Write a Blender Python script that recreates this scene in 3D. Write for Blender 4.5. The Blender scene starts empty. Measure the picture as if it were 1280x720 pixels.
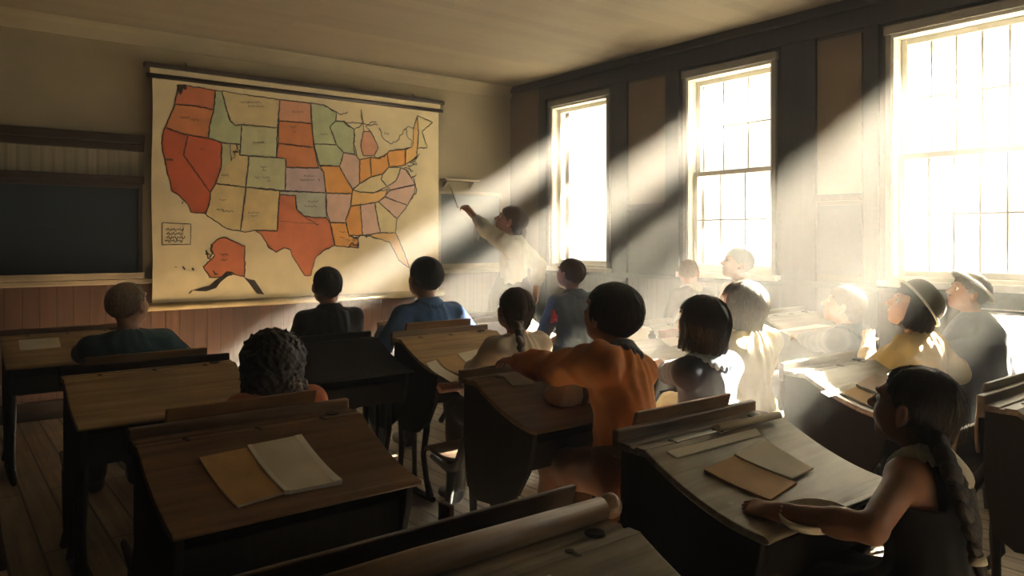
import bpy, bmesh, math, random
import numpy as np
from mathutils import Vector, Matrix
random.seed(7)
PI = math.pi
C = bpy.context.scene.collection

# ------------------------------------------------------------------ camera
F = 940.0
CAMH = 1.35
TH = math.atan2(730, 940)
CT, ST = math.cos(TH), math.sin(TH)
WX, WY = 5.15, 6.64          # right wall x, front wall y
XL, YB, CEIL = -1.7, -2.0, 3.04

def world(X, Z, h):
    return Vector((X*CT + Z*ST, -X*ST + Z*CT, h))

def W(u, v, Z):
    """place a thing measured at photo pixel u,v and distance Z"""
    return world((u-640)/F*Z, Z, CAMH + (300-v)/F*Z)

def ray(u, v):
    X = (u-640)/F
    return Vector((X*CT + ST, -X*ST + CT, (300-v)/F))

def on_front(u, v, y=WY):
    d = ray(u, v); t = y/d.y
    return (d.x*t, CAMH + d.z*t)

def on_right(u, v, x=WX):
    d = ray(u, v); t = x/d.x
    return (d.y*t, CAMH + d.z*t)

cd = bpy.data.cameras.new('camera'); cam = bpy.data.objects.new('camera', cd); C.objects.link(cam)
cam.location = (0, 0, CAMH); cam.rotation_euler = (PI/2, 0, -TH)
cd.sensor_width = 36; cd.lens = F/1280*36; cd.shift_y = -60/1280; cd.clip_start = .05
bpy.context.scene.camera = cam

# ------------------------------------------------------------------ materials
def nt(name):
    m = bpy.data.materials.new(name); m.use_nodes = True
    return m, m.node_tree.nodes, m.node_tree.links, m.node_tree.nodes['Principled BSDF']

def ramp(N, pts):
    r = N.new('ShaderNodeValToRGB'); e = r.color_ramp.elements
    e[0].position, e[0].color = pts[0][0], (*pts[0][1], 1)
    e[1].position, e[1].color = pts[-1][0], (*pts[-1][1], 1)
    for p, c in pts[1:-1]:
        n = e.new(p); n.color = (*c, 1)
    return r

def mul(c, k): return tuple(min(1, x*k) for x in c)

def plain(name, col, rough=.7, var=.18, scale=12, bump=.15, metal=0, stretch=(1, 1, 1), sheen=0, spec=.4, bscale=None):
    m, N, L, B = nt(name)
    tc = N.new('ShaderNodeTexCoord'); mp = N.new('ShaderNodeMapping'); mp.inputs['Scale'].default_value = stretch
    L.new(tc.outputs['Object'], mp.inputs['Vector'])
    n = N.new('ShaderNodeTexNoise'); n.inputs['Scale'].default_value = scale; n.inputs['Detail'].default_value = 6
    L.new(mp.outputs['Vector'], n.inputs['Vector'])
    r = ramp(N, [(.3, mul(col, 1-var)), (.7, mul(col, 1+var))])
    L.new(n.outputs['Fac'], r.inputs['Fac']); L.new(r.outputs['Color'], B.inputs['Base Color'])
    B.inputs['Roughness'].default_value = rough; B.inputs['Metallic'].default_value = metal
    B.inputs['Specular IOR Level'].default_value = spec
    if sheen: B.inputs['Sheen Weight'].default_value = sheen
    if bump:
        b = N.new('ShaderNodeBump'); b.inputs['Strength'].default_value = bump; b.inputs['Distance'].default_value = .01
        n2 = N.new('ShaderNodeTexNoise'); n2.inputs['Scale'].default_value = bscale or scale*5; n2.inputs['Detail'].default_value = 5
        L.new(mp.outputs['Vector'], n2.inputs['Vector'])
        L.new(n2.outputs['Fac'], b.inputs['Height']); L.new(b.outputs['Normal'], B.inputs['Normal'])
    return m

def wood(name, dark, mid, light, axis=0, rough=.5, scale=1.0, bump=.25, wear=.35, spec=.4):
    """grain along the given axis, with scratches and worn patches"""
    m, N, L, B = nt(name)
    tc = N.new('ShaderNodeTexCoord'); mp = N.new('ShaderNodeMapping')
    s = [22*scale]*3; s[axis] = 1.3*scale
    mp.inputs['Scale'].default_value = s
    L.new(tc.outputs['Object'], mp.inputs['Vector'])
    n = N.new('ShaderNodeTexNoise'); n.inputs['Scale'].default_value = 1.6; n.inputs['Detail'].default_value = 9; n.inputs['Distortion'].default_value = .6
    L.new(mp.outputs['Vector'], n.inputs['Vector'])
    r = ramp(N, [(.28, dark), (.5, mid), (.74, light)]); L.new(n.outputs['Fac'], r.inputs['Fac'])
    n3 = N.new('ShaderNodeTexNoise'); n3.inputs['Scale'].default_value = 3.5; n3.inputs['Detail'].default_value = 7
    L.new(tc.outputs['Object'], n3.inputs['Vector'])
    r3 = ramp(N, [(.35, (1-wear,)*3), (.65, (1+wear*.3,)*3)]); L.new(n3.outputs['Fac'], r3.inputs['Fac'])
    mx = N.new('ShaderNodeMix'); mx.data_type = 'RGBA'; mx.blend_type = 'MULTIPLY'; mx.inputs[0].default_value = 1
    L.new(r.outputs['Color'], mx.inputs[6]); L.new(r3.outputs['Color'], mx.inputs[7])
    L.new(mx.outputs[2], B.inputs['Base Color'])
    rr = N.new('ShaderNodeMapRange'); rr.inputs[3].default_value = max(.1, rough-.12); rr.inputs[4].default_value = rough+.18
    L.new(n3.outputs['Fac'], rr.inputs[0]); L.new(rr.outputs[0], B.inputs['Roughness'])
    B.inputs['Specular IOR Level'].default_value = spec
    b = N.new('ShaderNodeBump'); b.inputs['Strength'].default_value = bump; b.inputs['Distance'].default_value = .006
    L.new(n.outputs['Fac'], b.inputs['Height']); L.new(b.outputs['Normal'], B.inputs['Normal'])
    return m

def planks(name, dark, mid, light, width, length, along_y=True, rough=.6, gap=(.01, .008, .005), gapw=.006, bump=.6, vert=False, stain=.45):
    """boards with seams; vert = boards stand upright on a wall"""
    m, N, L, B = nt(name)
    tc = N.new('ShaderNodeTexCoord'); mp = N.new('ShaderNodeMapping')
    if vert:      # texture x runs up the wall, texture y along it
        sp = N.new('ShaderNodeSeparateXYZ'); cb_ = N.new('ShaderNodeCombineXYZ'); L.new(tc.outputs['Object'], sp.inputs[0])
        L.new(sp.outputs[2], cb_.inputs[0]); L.new(sp.outputs[0 if vert == 'x' else 1], cb_.inputs[1]); L.new(cb_.outputs[0], mp.inputs['Vector'])
    else:
        if along_y: mp.inputs['Rotation'].default_value = (0, 0, PI/2)
        L.new(tc.outputs['Object'], mp.inputs['Vector'])
    br = N.new('ShaderNodeTexBrick'); br.inputs['Scale'].default_value = 1
    br.inputs['Brick Width'].default_value = length; br.inputs['Row Height'].default_value = width
    br.inputs['Mortar Size'].default_value = gapw; br.inputs['Mortar Smooth'].default_value = .2
    br.inputs['Color1'].default_value = (0, 0, 0, 1); br.inputs['Color2'].default_value = (1, 1, 1, 1); br.inputs['Mortar'].default_value = (.5, .5, .5, 1)
    L.new(mp.outputs['Vector'], br.inputs['Vector'])
    m2 = N.new('ShaderNodeMapping'); m2.inputs['Scale'].default_value = (1.2, 26, 26)
    L.new(mp.outputs['Vector'], m2.inputs['Vector'])
    add = N.new('ShaderNodeVectorMath'); add.operation = 'ADD'; L.new(m2.outputs['Vector'], add.inputs[0])
    sc = N.new('ShaderNodeVectorMath'); sc.operation = 'SCALE'; sc.inputs['Scale'].default_value = 30; L.new(br.outputs['Color'], sc.inputs[0])
    L.new(sc.outputs['Vector'], add.inputs[1])
    n = N.new('ShaderNodeTexNoise'); n.inputs['Scale'].default_value = 1.2; n.inputs['Detail'].default_value = 8; n.inputs['Distortion'].default_value = .5
    L.new(add.outputs['Vector'], n.inputs['Vector'])
    r = ramp(N, [(.25, dark), (.5, mid), (.75, light)]); L.new(n.outputs['Fac'], r.inputs['Fac'])
    tone = ramp(N, [(0, (.72,)*3), (1, (1.0,)*3)]); L.new(br.outputs['Color'], tone.inputs['Fac'])
    n3 = N.new('ShaderNodeTexNoise'); n3.inputs['Scale'].default_value = 1.7; n3.inputs['Detail'].default_value = 8
    L.new(tc.outputs['Object'], n3.inputs['Vector'])
    r3 = ramp(N, [(.35, (1-stain,)*3), (.6, (1,)*3)]); L.new(n3.outputs['Fac'], r3.inputs['Fac'])
    def mm(a, b_):
        x = N.new('ShaderNodeMix'); x.data_type = 'RGBA'; x.blend_type = 'MULTIPLY'; x.inputs[0].default_value = 1
        L.new(a, x.inputs[6]); L.new(b_, x.inputs[7]); return x.outputs[2]
    c = mm(mm(r.outputs['Color'], tone.outputs['Color']), r3.outputs['Color'])
    g = N.new('ShaderNodeMix'); g.data_type = 'RGBA'; L.new(br.outputs['Fac'], g.inputs[0]); L.new(c, g.inputs[6]); g.inputs[7].default_value = (*gap, 1)
    L.new(g.outputs[2], B.inputs['Base Color'])
    B.inputs['Roughness'].default_value = rough
    h = N.new('ShaderNodeMath'); h.operation = 'SUBTRACT'; L.new(n.outputs['Fac'], h.inputs[0])
    h2 = N.new('ShaderNodeMath'); h2.operation = 'MULTIPLY'; h2.inputs[1].default_value = 2.5; L.new(br.outputs['Fac'], h2.inputs[0]); L.new(h2.outputs[0], h.inputs[1])
    b = N.new('ShaderNodeBump'); b.inputs['Strength'].default_value = bump; b.inputs['Distance'].default_value = .006
    L.new(h.outputs[0], b.inputs['Height']); L.new(b.outputs['Normal'], B.inputs['Normal'])
    return m

def cloth(name, col, rough=.9, weave=.25, var=.15):
    m = plain(name, col, rough=rough, var=var, scale=9, bump=weave, bscale=420, sheen=.25, spec=.2)
    return m

def hairmat(name, col):
    m, N, L, B = nt(name)
    tc = N.new('ShaderNodeTexCoord'); n = N.new('ShaderNodeTexNoise'); n.inputs['Scale'].default_value = 60; n.inputs['Detail'].default_value = 6
    mp = N.new('ShaderNodeMapping'); mp.inputs['Scale'].default_value = (5, 5, .4); L.new(tc.outputs['Object'], mp.inputs['Vector'])
    L.new(mp.outputs['Vector'], n.inputs['Vector'])
    r = ramp(N, [(.3, mul(col, .45)), (.7, mul(col, 1.6))]); L.new(n.outputs['Fac'], r.inputs['Fac']); L.new(r.outputs['Color'], B.inputs['Base Color'])
    B.inputs['Roughness'].default_value = .42; B.inputs['Specular IOR Level'].default_value = .4
    b = N.new('ShaderNodeBump'); b.inputs['Strength'].default_value = .7; b.inputs['Distance'].default_value = .004
    L.new(n.outputs['Fac'], b.inputs['Height']); L.new(b.outputs['Normal'], B.inputs['Normal'])
    return m

def skinmat(name, col):
    m = plain(name, col, rough=.5, var=.1, scale=18, bump=.06, bscale=240, spec=.35)
    B = m.node_tree.nodes['Principled BSDF']
    B.inputs['Subsurface Weight'].default_value = .12; B.inputs['Subsurface Radius'].default_value = (.02, .008, .005)
    B.inputs['Subsurface Scale'].default_value = .5
    return m

M = {}
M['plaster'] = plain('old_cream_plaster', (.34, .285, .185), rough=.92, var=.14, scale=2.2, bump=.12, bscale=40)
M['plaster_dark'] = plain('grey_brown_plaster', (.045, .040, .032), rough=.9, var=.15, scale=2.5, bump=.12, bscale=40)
M['plaster_tan'] = plain('tan_plaster_panel', (.16, .12, .075), rough=.9, var=.16, scale=2.5, bump=.1, bscale=40)
M['ceiling'] = planks('ceiling_boards', (.215, .175, .115), (.235, .19, .127), (.25, .205, .14), .14, 4.5, along_y=False, rough=.85, gap=(.22, .18, .12), gapw=.002, bump=.05, stain=.12)
M['wallpaper'] = planks('striped_paper', (.27, .235, .165), (.34, .30, .21), (.40, .35, .245), .075, 9, vert='x', rough=.9, gap=(.19, .165, .11), gapw=.012, bump=.1, stain=.2)
M['wainscot'] = planks('wainscot_boards', (.085, .036, .020), (.14, .062, .036), (.19, .088, .052), .11, 9, vert='x', rough=.5, gap=(.02, .01, .006), gapw=.005, bump=.5, stain=.3)
M['wainscot_side'] = planks('grey_wainscot_boards', (.07, .06, .045), (.11, .09, .07), (.14, .12, .09), .11, 9, vert='y', rough=.6, gap=(.02, .015, .01), gapw=.004, bump=.4)
M['floor'] = planks('worn_floor_boards', (.20, .14, .085), (.40, .31, .21), (.55, .44, .31), .13, 1.9, along_y=True, rough=.5, gapw=.006, bump=.8)
M['trim_dark'] = wood('dark_trim_wood', (.022, .013, .009), (.04, .024, .016), (.06, .038, .026), axis=0, rough=.45)
M['trim_pale'] = wood('pale_trim_wood', (.30, .24, .155), (.42, .34, .23), (.50, .42, .29), axis=0, rough=.5)
M['casing_dark'] = wood('dark_painted_casing', (.024, .024, .022), (.034, .033, .030), (.045, .043, .038), axis=2, rough=.6)
M['white_paint'] = plain('aged_white_paint', (.74, .72, .65), rough=.5, var=.08, scale=14, bump=.1)
M['grey_paint'] = plain('grey_casing_paint', (.22, .21, .18), rough=.6, var=.12, scale=14, bump=.1)
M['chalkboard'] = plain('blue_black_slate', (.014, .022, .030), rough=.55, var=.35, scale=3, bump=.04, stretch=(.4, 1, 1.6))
M['slate_pale'] = plain('lightened_slate', (.10, .115, .125), rough=.75, var=.3, scale=3, bump=.04, stretch=(.4, 1, 1.6))  # slate lightened; the right board's bright light is put into the colour
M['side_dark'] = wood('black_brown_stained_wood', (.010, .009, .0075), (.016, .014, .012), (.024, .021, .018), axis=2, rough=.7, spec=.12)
M['iron'] = plain('cast_iron', (.018, .017, .016), rough=.5, var=.3, scale=30, bump=.3, metal=.6)
M['top_brown'] = wood('brown_desk_wood', (.115, .06, .03), (.17, .095, .05), (.225, .135, .075), rough=.55, spec=.22, wear=.25)
M['top_tan'] = wood('tan_desk_wood', (.24, .155, .078), (.38, .25, .125), (.48, .34, .18), rough=.55, spec=.25, wear=.25)
M['top_grey'] = wood('greyish_worn_desk_wood', (.13, .105, .08), (.22, .185, .14), (.34, .30, .24), rough=.36, wear=.5)
M['seat_wood'] = wood('honey_seat_wood', (.16, .075, .028), (.27, .135, .052), (.36, .19, .085), rough=.4)
M['seat_dark'] = wood('dark_seat_wood', (.035, .022, .014), (.06, .038, .025), (.10, .066, .044), rough=.4)
M['rail_wood'] = wood('rubbed_rail_wood', (.11, .065, .035), (.19, .12, .068), (.30, .20, .12), rough=.38)
M['paper'] = plain('white_paper', (.80, .77, .69), rough=.8, var=.07, scale=8, bump=.05)
M['paper_old'] = plain('cream_paper', (.70, .65, .54), rough=.8, var=.12, scale=9, bump=.05)
M['kraft'] = plain('kraft_cover', (.46, .28, .11), rough=.7, var=.18, scale=9, bump=.1)
M['kraft_dark'] = plain('brown_cover', (.20, .115, .05), rough=.6, var=.2, scale=9, bump=.1)
M['leather_red'] = plain('red_brown_leather', (.20, .06, .025), rough=.45, var=.25, scale=14, bump=.2)
M['leather'] = plain('brown_leather', (.12, .065, .035), rough=.5, var=.25, scale=14, bump=.2)
M['canvas'] = cloth('cream_canvas', (.74, .66, .50), weave=.5)
M['ink'] = plain('black_ink_line', (.03, .022, .016), rough=.8, var=.1, bump=0)
M['brass'] = plain('dull_brass', (.45, .33, .14), rough=.4, var=.2, metal=.9, bump=.1)
M['glass_pot'] = plain('dark_ink_pot', (.01, .01, .012), rough=.12, var=.2, bump=0, spec=.6)
M['curtain'] = cloth('unbleached_curtain', (.50, .44, .32), weave=.3)
M['eye_white'] = plain('eye_white', (.7, .68, .64), rough=.2, var=.03, bump=0)
M['eye_dark'] = plain('eye_iris', (.02, .012, .008), rough=.15, var=.1, bump=0)
M['lip'] = skinmat('lips', (.34, .12, .09))

gm, N_, L_, B_ = nt('window_glass')
N_.remove(B_)
tr = N_.new('ShaderNodeBsdfTransparent'); tr.inputs[0].default_value = (.97, .98, .97, 1)
gl = N_.new('ShaderNodeBsdfGlossy'); gl.inputs['Roughness'].default_value = .03
mx = N_.new('ShaderNodeMixShader'); mx.inputs[0].default_value = .05; L_.new(tr.outputs[0], mx.inputs[1]); L_.new(gl.outputs[0], mx.inputs[2])
L_.new(mx.outputs[0], N_['Material Output'].inputs[0])
M['glass'] = gm

# ------------------------------------------------------------------ mesh collector
class MB:
    def __init__(s): s.v, s.f, s.mi, s.sm = [], [], [], []
    def add(s, vs, fs, mi=0, smooth=False):
        o = len(s.v); s.v += [tuple(v) for v in vs]; s.f += [tuple(i+o for i in f) for f in fs]
        s.mi += [mi]*len(fs); s.sm += [smooth]*len(fs); return s
    def box(s, x0, x1, y0, y1, z0, z1, mi=0):
        v = [(x, y, z) for z in (z0, z1) for y in (y0, y1) for x in (x0, x1)]
        return s.add(v, [(0, 2, 3, 1), (4, 5, 7, 6), (0, 1, 5, 4), (2, 6, 7, 3), (0, 4, 6, 2), (1, 3, 7, 5)], mi)
    def prism(s, poly, x0, x1, mi=0):
        """poly of (y,z) swept along x"""
        n = len(poly); v = [(x0, y, z) for y, z in poly] + [(x1, y, z) for y, z in poly]
        a = sum(poly[i][0]*poly[(i+1) % n][1]-poly[(i+1) % n][0]*poly[i][1] for i in range(n))
        A, B2 = tuple(range(n)), tuple(range(2*n-1, n-1, -1))
        if a > 0: A, B2 = A[::-1], B2[::-1]
        f = [A, B2]
        for i in range(n):
            j = (i+1) % n
            q = (i, j, n+j, n+i)
            f.append(q if a > 0 else q[::-1])
        return s.add(v, f, mi)
    def tube(s, pts, rad, seg=12, mi=0, flat=1.0, cap=True):
        pts = [Vector(p) for p in pts]; n = len(pts)
        if not hasattr(rad, '__len__'): rad = [rad]*n
        vs, fs = [], []; ref = None
        for i, p in enumerate(pts):
            t = (pts[min(i+1, n-1)] - pts[max(i-1, 0)]).normalized()
            if ref is None: ref = t.orthogonal().normalized() if abs(t.x) > .9 else Vector((1, 0, 0)).cross(t).normalized()
            ref = (ref - t*ref.dot(t)).normalized(); b = t.cross(ref)
            for k in range(seg):
                a = 2*PI*k/seg
                vs.append(p + (ref*math.cos(a) + b*math.sin(a)*flat)*rad[i])
        for i in range(n-1):
            for k in range(seg):
                k2 = (k+1) % seg
                fs.append((i*seg+k, i*seg+k2, (i+1)*seg+k2, (i+1)*seg+k))
        s.add(vs, fs, mi, True)
        if cap:
            o = len(s.v)-n*seg
            s.f += [tuple(o+k for k in reversed(range(seg))), tuple(o+(n-1)*seg+k for k in range(seg))]; s.mi += [mi]*2; s.sm += [False]*2
        return s
    def lathe(s, prof, c=(0, 0, 0), seg=32, mi=0, axis=None, sx=1, sy=1):
        vs, fs = [], []; n = len(prof)
        for r, z in prof:
            for k in range(seg):
                a = 2*PI*k/seg; vs.append(Vector((r*math.cos(a)*sx, r*math.sin(a)*sy, z)))
        if axis is not None:
            q = Vector((0, 0, 1)).rotation_difference(Vector(axis).normalized()); vs = [q @ v for v in vs]
        vs = [v + Vector(c) for v in vs]
        for i in range(n-1):
            for k in range(seg):
                k2 = (k+1) % seg; fs.append((i*seg+k, i*seg+k2, (i+1)*seg+k2, (i+1)*seg+k))
        return s.add(vs, fs, mi, True)
    def build(s, name, mat, parent=None, loc=(0, 0, 0), bevel=0, rz=0, seg=2):
        me = bpy.data.meshes.new(name); me.from_pydata(s.v, [], s.f)
        for m in (mat if isinstance(mat, (list, tuple)) else [mat]): me.materials.append(M[m] if isinstance(m, str) else m)
        me.polygons.foreach_set('material_index', s.mi); me.polygons.foreach_set('use_smooth', s.sm); me.update()
        o = bpy.data.objects.new(name, me); C.objects.link(o); o.location = loc; o.rotation_euler.z = rz
        if parent: o.parent = parent
        if bevel:
            b = o.modifiers.new('edge', 'BEVEL'); b.width = bevel; b.segments = seg; b.limit_method = 'ANGLE'; b.angle_limit = .6
            b.harden_normals = False
        return o

def tag(o, label=None, cat=None, group=None, kind=None):
    if label: o['label'] = label
    if cat: o['category'] = cat
    if group: o['group'] = group
    if kind: o['kind'] = kind
    return o

def empty(name, loc, rz=0):
    o = bpy.data.objects.new(name, None); C.objects.link(o); o.location = loc; o.rotation_euler.z = rz; o.empty_display_size = .1
    return o
# ------------------------------------------------------------------ room shell
S = lambda o: tag(o, kind='structure')
T = .24
S(MB().box(XL-T, WX+T, YB-T, WY+T, -.12, 0).build('floor', 'floor'))
S(MB().box(XL-T, WX+T, YB-T, WY+T, CEIL, CEIL+.12).build('ceiling', 'ceiling'))
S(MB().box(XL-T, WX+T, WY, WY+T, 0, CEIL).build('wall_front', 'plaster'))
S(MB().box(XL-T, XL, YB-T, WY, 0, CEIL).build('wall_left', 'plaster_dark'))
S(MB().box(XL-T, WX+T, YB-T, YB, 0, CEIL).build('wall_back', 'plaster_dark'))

# three tall windows in the right wall and an added fourth: y range, sill and head heights
ZS, ZH = 1.08, 2.74
WIN = [(WY-1.53, WY-.69, 1, 0), (WY-3.31, WY-2.46, 3, 1), (WY-5.55, WY-4.19, 8, 1), (-1.8, -.8, 6, 1)]  # last one is added, unseen behind the camera, to light the foreground
LOW = (WY-5.55, WY-4.75, .50, .93)      # low light below the sill of the nearest window
wr = MB()
ys = [YB-T]
for y0, y1, _, _ in sorted(WIN): ys += [y0, y1]
ys += [WY]
for i in range(0, len(ys), 2): wr.box(WX, WX+T, ys[i], ys[i+1], 0, CEIL)
for y0, y1, _, _ in WIN:
    wr.box(WX, WX+T, y0, y1, ZH, CEIL)
    if 0 < y0 < 2: 
        wr.box(WX, WX+T, y0, y1, 0, LOW[2]); wr.box(WX, WX+T, y0, y1, LOW[3], ZS); wr.box(WX, WX+T, LOW[1], y1, LOW[2], LOW[3])
    else: wr.box(WX, WX+T, y0, y1, 0, ZS)
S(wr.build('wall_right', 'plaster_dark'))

def window(n, y0, y1, cols, mull):
    root = S(empty('window_%d' % n, (WX, (y0+y1)/2, ZS)))
    w = (y1-y0)/2; H = ZH-ZS
    def part(mb, nm, mat='white_paint', bev=.004):
        o = mb.build(nm, mat, root, bevel=bev); return o
    cw = .022
    f = MB()                                   # lining of the opening
    f.box(-.02, .16, -w, -w+.03, 0, H).box(-.02, .16, w-.03, w, 0, H).box(-.02, .16, -w, w, H-.03, H).box(-.02, .16, -w, w, 0, .025)
    part(f, 'window_frame')
    c = MB(); c.box(-.03, .0, -w-cw, -w+.012, -.02, H+.0).box(-.03, .0, w-.012, w+cw, -.02, H).box(-.038, .0, -w-cw-.01, w+cw+.01, H-.006, H+.055)
    part(c, 'casing', 'grey_paint')
    part(MB().box(-.09, .02, -w-cw-.03, w+cw+.03, -.045, 0), 'sill')
    ww = w-.03; mid = H*.5
    for nm, z0, z1, x in ((('lower_sash', .025, mid+.02, .05), ('upper_sash', mid-.02, H-.03, .09)) if mull else (('sash', .025, H-.03, .06),)):
        s = MB(); r = .04
        s.box(x, x+.035, -ww, -ww+r, z0, z1).box(x, x+.035, ww-r, ww, z0, z1)
        s.box(x, x+.035, -ww+r, ww-r, z0, z0+r).box(x, x+.035, -ww+r, ww-r, z1-r, z1)
        so = part(s, nm)
        if mull:
            m = MB(); b = .0065
            iw = ww-r
            for k in range(1, cols):
                yy = -iw+2*iw*k/cols; m.box(x+.005, x+.03, yy-b, yy+b, z0+r, z1-r)
            zz = (z0+z1)/2; m.box(x+.006, x+.029, -iw, iw, zz-b, zz+b)
            mo = m.build('glazing_bar', 'white_paint', so)
        g = MB().box(x+.015, x+.019, -ww+r*.6, ww-r*.6, z0+r*.6, z1-r*.6).build('pane', 'glass', so)
for i, a in enumerate(WIN): window(i+1, *a)
# low light under window 3
rt = S(empty('window_5', (WX, (LOW[0]+LOW[1])/2, LOW[2])))
w = (LOW[1]-LOW[0])/2; H = LOW[3]-LOW[2]
f = MB().box(-.03, .14, -w, -w+.035, 0, H).box(-.03, .14, w-.035, w, 0, H).box(-.03, .14, -w, w, H-.035, H).box(-.06, .14, -w, w, 0, .03)
f.build('window_frame', 'white_paint', rt, bevel=.004)
MB().box(.06, .064, -w+.03, w-.03, .03, H-.03).build('pane', 'glass', rt)

# dark pilasters, overhead band and panels of the window wall
def wallbox(name, y0, y1, z0, z1, d, mat, bev=.006):
    return S(MB().box(WX-d, WX, y0, y1, z0, z1).build(name, mat, bevel=bev))
k = 0
def trim(mb, mat, bev=.006):
    global k; k += 1
    return S(mb.build('trim_%d' % k, mat, bevel=bev))
dark_band = MB().box(WX-.022, WX, YB, WY-.5, ZH+.085, CEIL-.07)  # dark band over the windows; corner shade put in as trim
trim(dark_band, 'casing_dark')
for y0, y1 in ((WY-.62, WY-.5), (WY-1.78, WY-1.60), (WY-2.39, WY-2.24), (WY-3.66, WY-3.38), (WY-4.12, WY-4.0-.02), (WY-5.9, WY-5.62)):
    trim(MB().box(WX-.03, WX, y0, y1, 0, ZH+.085), 'casing_dark')
for y0, y1 in ((WY-2.235, WY-1.785), (WY-3.995, WY-3.665)):
    trim(MB().box(WX-.012, WX, y0, y1, 1.68, ZH+.06), 'plaster_tan', .003)
    trim(MB().box(WX-.035, WX, y0, y1, 1.63, 1.68), 'trim_dark', .004)
trim(MB().box(WX-.018, WX, WY-.5, WY, 0.9, CEIL-.07), 'plaster_tan', .003)
cb = MB().box(-.012, 0, -.165, .165, 0, .5).build('slate_board', 'chalkboard', None, (WX-.002, WY-3.83, 1.10), bevel=.003)
tag(cb, 'narrow dark slate board on the wall between the two nearer windows', 'chalkboard')
trim(MB().box(WX-.04, WX, YB, WY-.02, 1.0, 1.045), 'casing_dark', .005)
trim(MB().box(WX-.012, WX, WY-4.7, WY, 0.12, 1.0), 'wainscot_side', .0)
S(MB().box(WX-.03, WX, YB, WY-.03, 0, .13).build('baseboard_right', 'trim_dark', bevel=.006))
# cornice along ceiling
cor = [(WY, CEIL), (WY-.085, CEIL), (WY-.075, CEIL-.02), (WY-.05, CEIL-.045), (WY-.03, CEIL-.09), (WY-.014, CEIL-.12), (WY, CEIL-.12)]
trim(MB().prism(cor, XL, WX), 'plaster', .0)
trim(MB().box(WX-.06, WX, YB, WY-.05, CEIL-.07, CEIL), 'casing_dark', .01)

# front wall: rails, paper band, chalkboards, wainscot
trim(MB().box(XL, 1.38, WY-.05, WY, 2.12, 2.19).box(XL, 1.38, WY-.03, WY, 2.06, 2.12), 'trim_dark', .008)   # picture rail
trim(MB().box(XL, 1.38, WY-.008, WY, 1.86, 2.06), 'wallpaper', 0)
trim(MB().box(XL, 1.38, WY-.035, WY, 1.80, 1.86), 'trim_dark', .006)
trim(MB().box(XL, WX, WY-.02, WY, .14, 1.00), 'wainscot', 0)
trim(MB().box(XL, 4.93, WY-.06, WY, 1.0, 1.04), 'trim_pale', .006)
S(MB().box(XL, WX-.03, WY-.04, WY, 0, .14).build('baseboard_front', 'trim_dark', bevel=.006))
S(MB().box(XL, XL+.03, YB, WY-.04, 0, .14).build('baseboard_left', 'trim_dark', bevel=.006))

def chalkboard(x0, x1, z0, z1, label, face='chalkboard'):
    r = empty('chalkboard', ((x0+x1)/2, WY-.004, z0)); w = (x1-x0)/2; H = z1-z0
    MB().box(-w, w, -.018, 0, 0, H).build('writing_surface', face, r)
    b = MB(); e = .035
    b.box(-w-e, w+e, -.032, 0, H, H+e).box(-w-e, -w, -.032, 0, 0, H).box(w, w+e, -.032, 0, 0, H)
    b.build('board_frame', 'trim_dark' if face == 'chalkboard' else 'trim_pale', r, bevel=.004)
    t = MB().box(-w-e, w+e, -.095, 0, -.035, 0).box(-w-e, w+e, -.1, -.088, 0, .014)
    t.build('chalk_tray', 'trim_pale', r, bevel=.004)
    tag(r, label, 'chalkboard')
    return r
cl = chalkboard(XL+.2, 1.33, 1.08, 1.765, 'wide blue-black chalkboard on the front wall, left of the map')
cr = chalkboard(4.20, 4.96, 1.09, 1.83, 'grey chalkboard, paled for bright light, behind the pointing figure', 'slate_pale')
# faint chalk smears on the left board
random.seed(3)
sm = MB()
for i in range(9):
    x = random.uniform(-1.0, .95); z = random.uniform(.18, .6); L0 = random.uniform(.06, .3)
    pts = [(x+L0*t/6, -.0195, z+.012*math.sin(t*1.3+i)) for t in range(7)]
    for a, b in zip(pts, pts[1:]):
        sm.add([(a[0], a[1], a[2]), (b[0], b[1], b[2]), (b[0], b[1], b[2]+.004), (a[0], a[1], a[2]+.004)], [(0, 1, 2, 3)])
sm.build('chalk_smear', plain('chalk_mark', (.09, .10, .11), bump=0), cl)
# cloth hanging on the right board, small shelf above it
x, z = on_front(597, 268, WY-.04)
cw = MB(); nn = 10
vs = []
for i in range(nn+1):
    t = i/nn; z_ = -t*.28; wd = .028+.018*math.sin(t*3); off = .012*math.sin(t*5)
    vs += [(off-wd, -.004*math.sin(t*7), z_), (off, -.016, z_), (off+wd, -.003, z_), (off, .0, z_)]
fs = []
for i in range(nn):
    for q in range(4): fs.append((i*4+q, i*4+(q+1) % 4, (i+1)*4+(q+1) % 4, (i+1)*4+q))
fs += [(3, 2, 1, 0), (nn*4, nn*4+1, nn*4+2, nn*4+3)]
cw.add(vs, fs, 0, True)
tag(cw.build('hanging_cloth', cloth('grey_rag', (.20, .20, .19)), None, (x, WY-.042, z)), 'narrow grey cloth hanging on the paled right board', 'cloth')
x, z = on_front(585, 222, WY-.06)
shf = empty('wall_shelf', (4.42, WY-.002, 1.965))
MB().box(-.22, .22, -.11, 0, 0, .022).build('shelf_board', 'trim_pale', shf, bevel=.004)
for sx in (-.17, .17): MB().prism([(0, 0), (-.09, 0), (-.02, -.06), (0, -.07)], sx-.01, sx+.01).build('bracket', 'trim_pale', shf)
tag(shf, 'small pale wall shelf above the paled right board', 'shelf')

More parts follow.
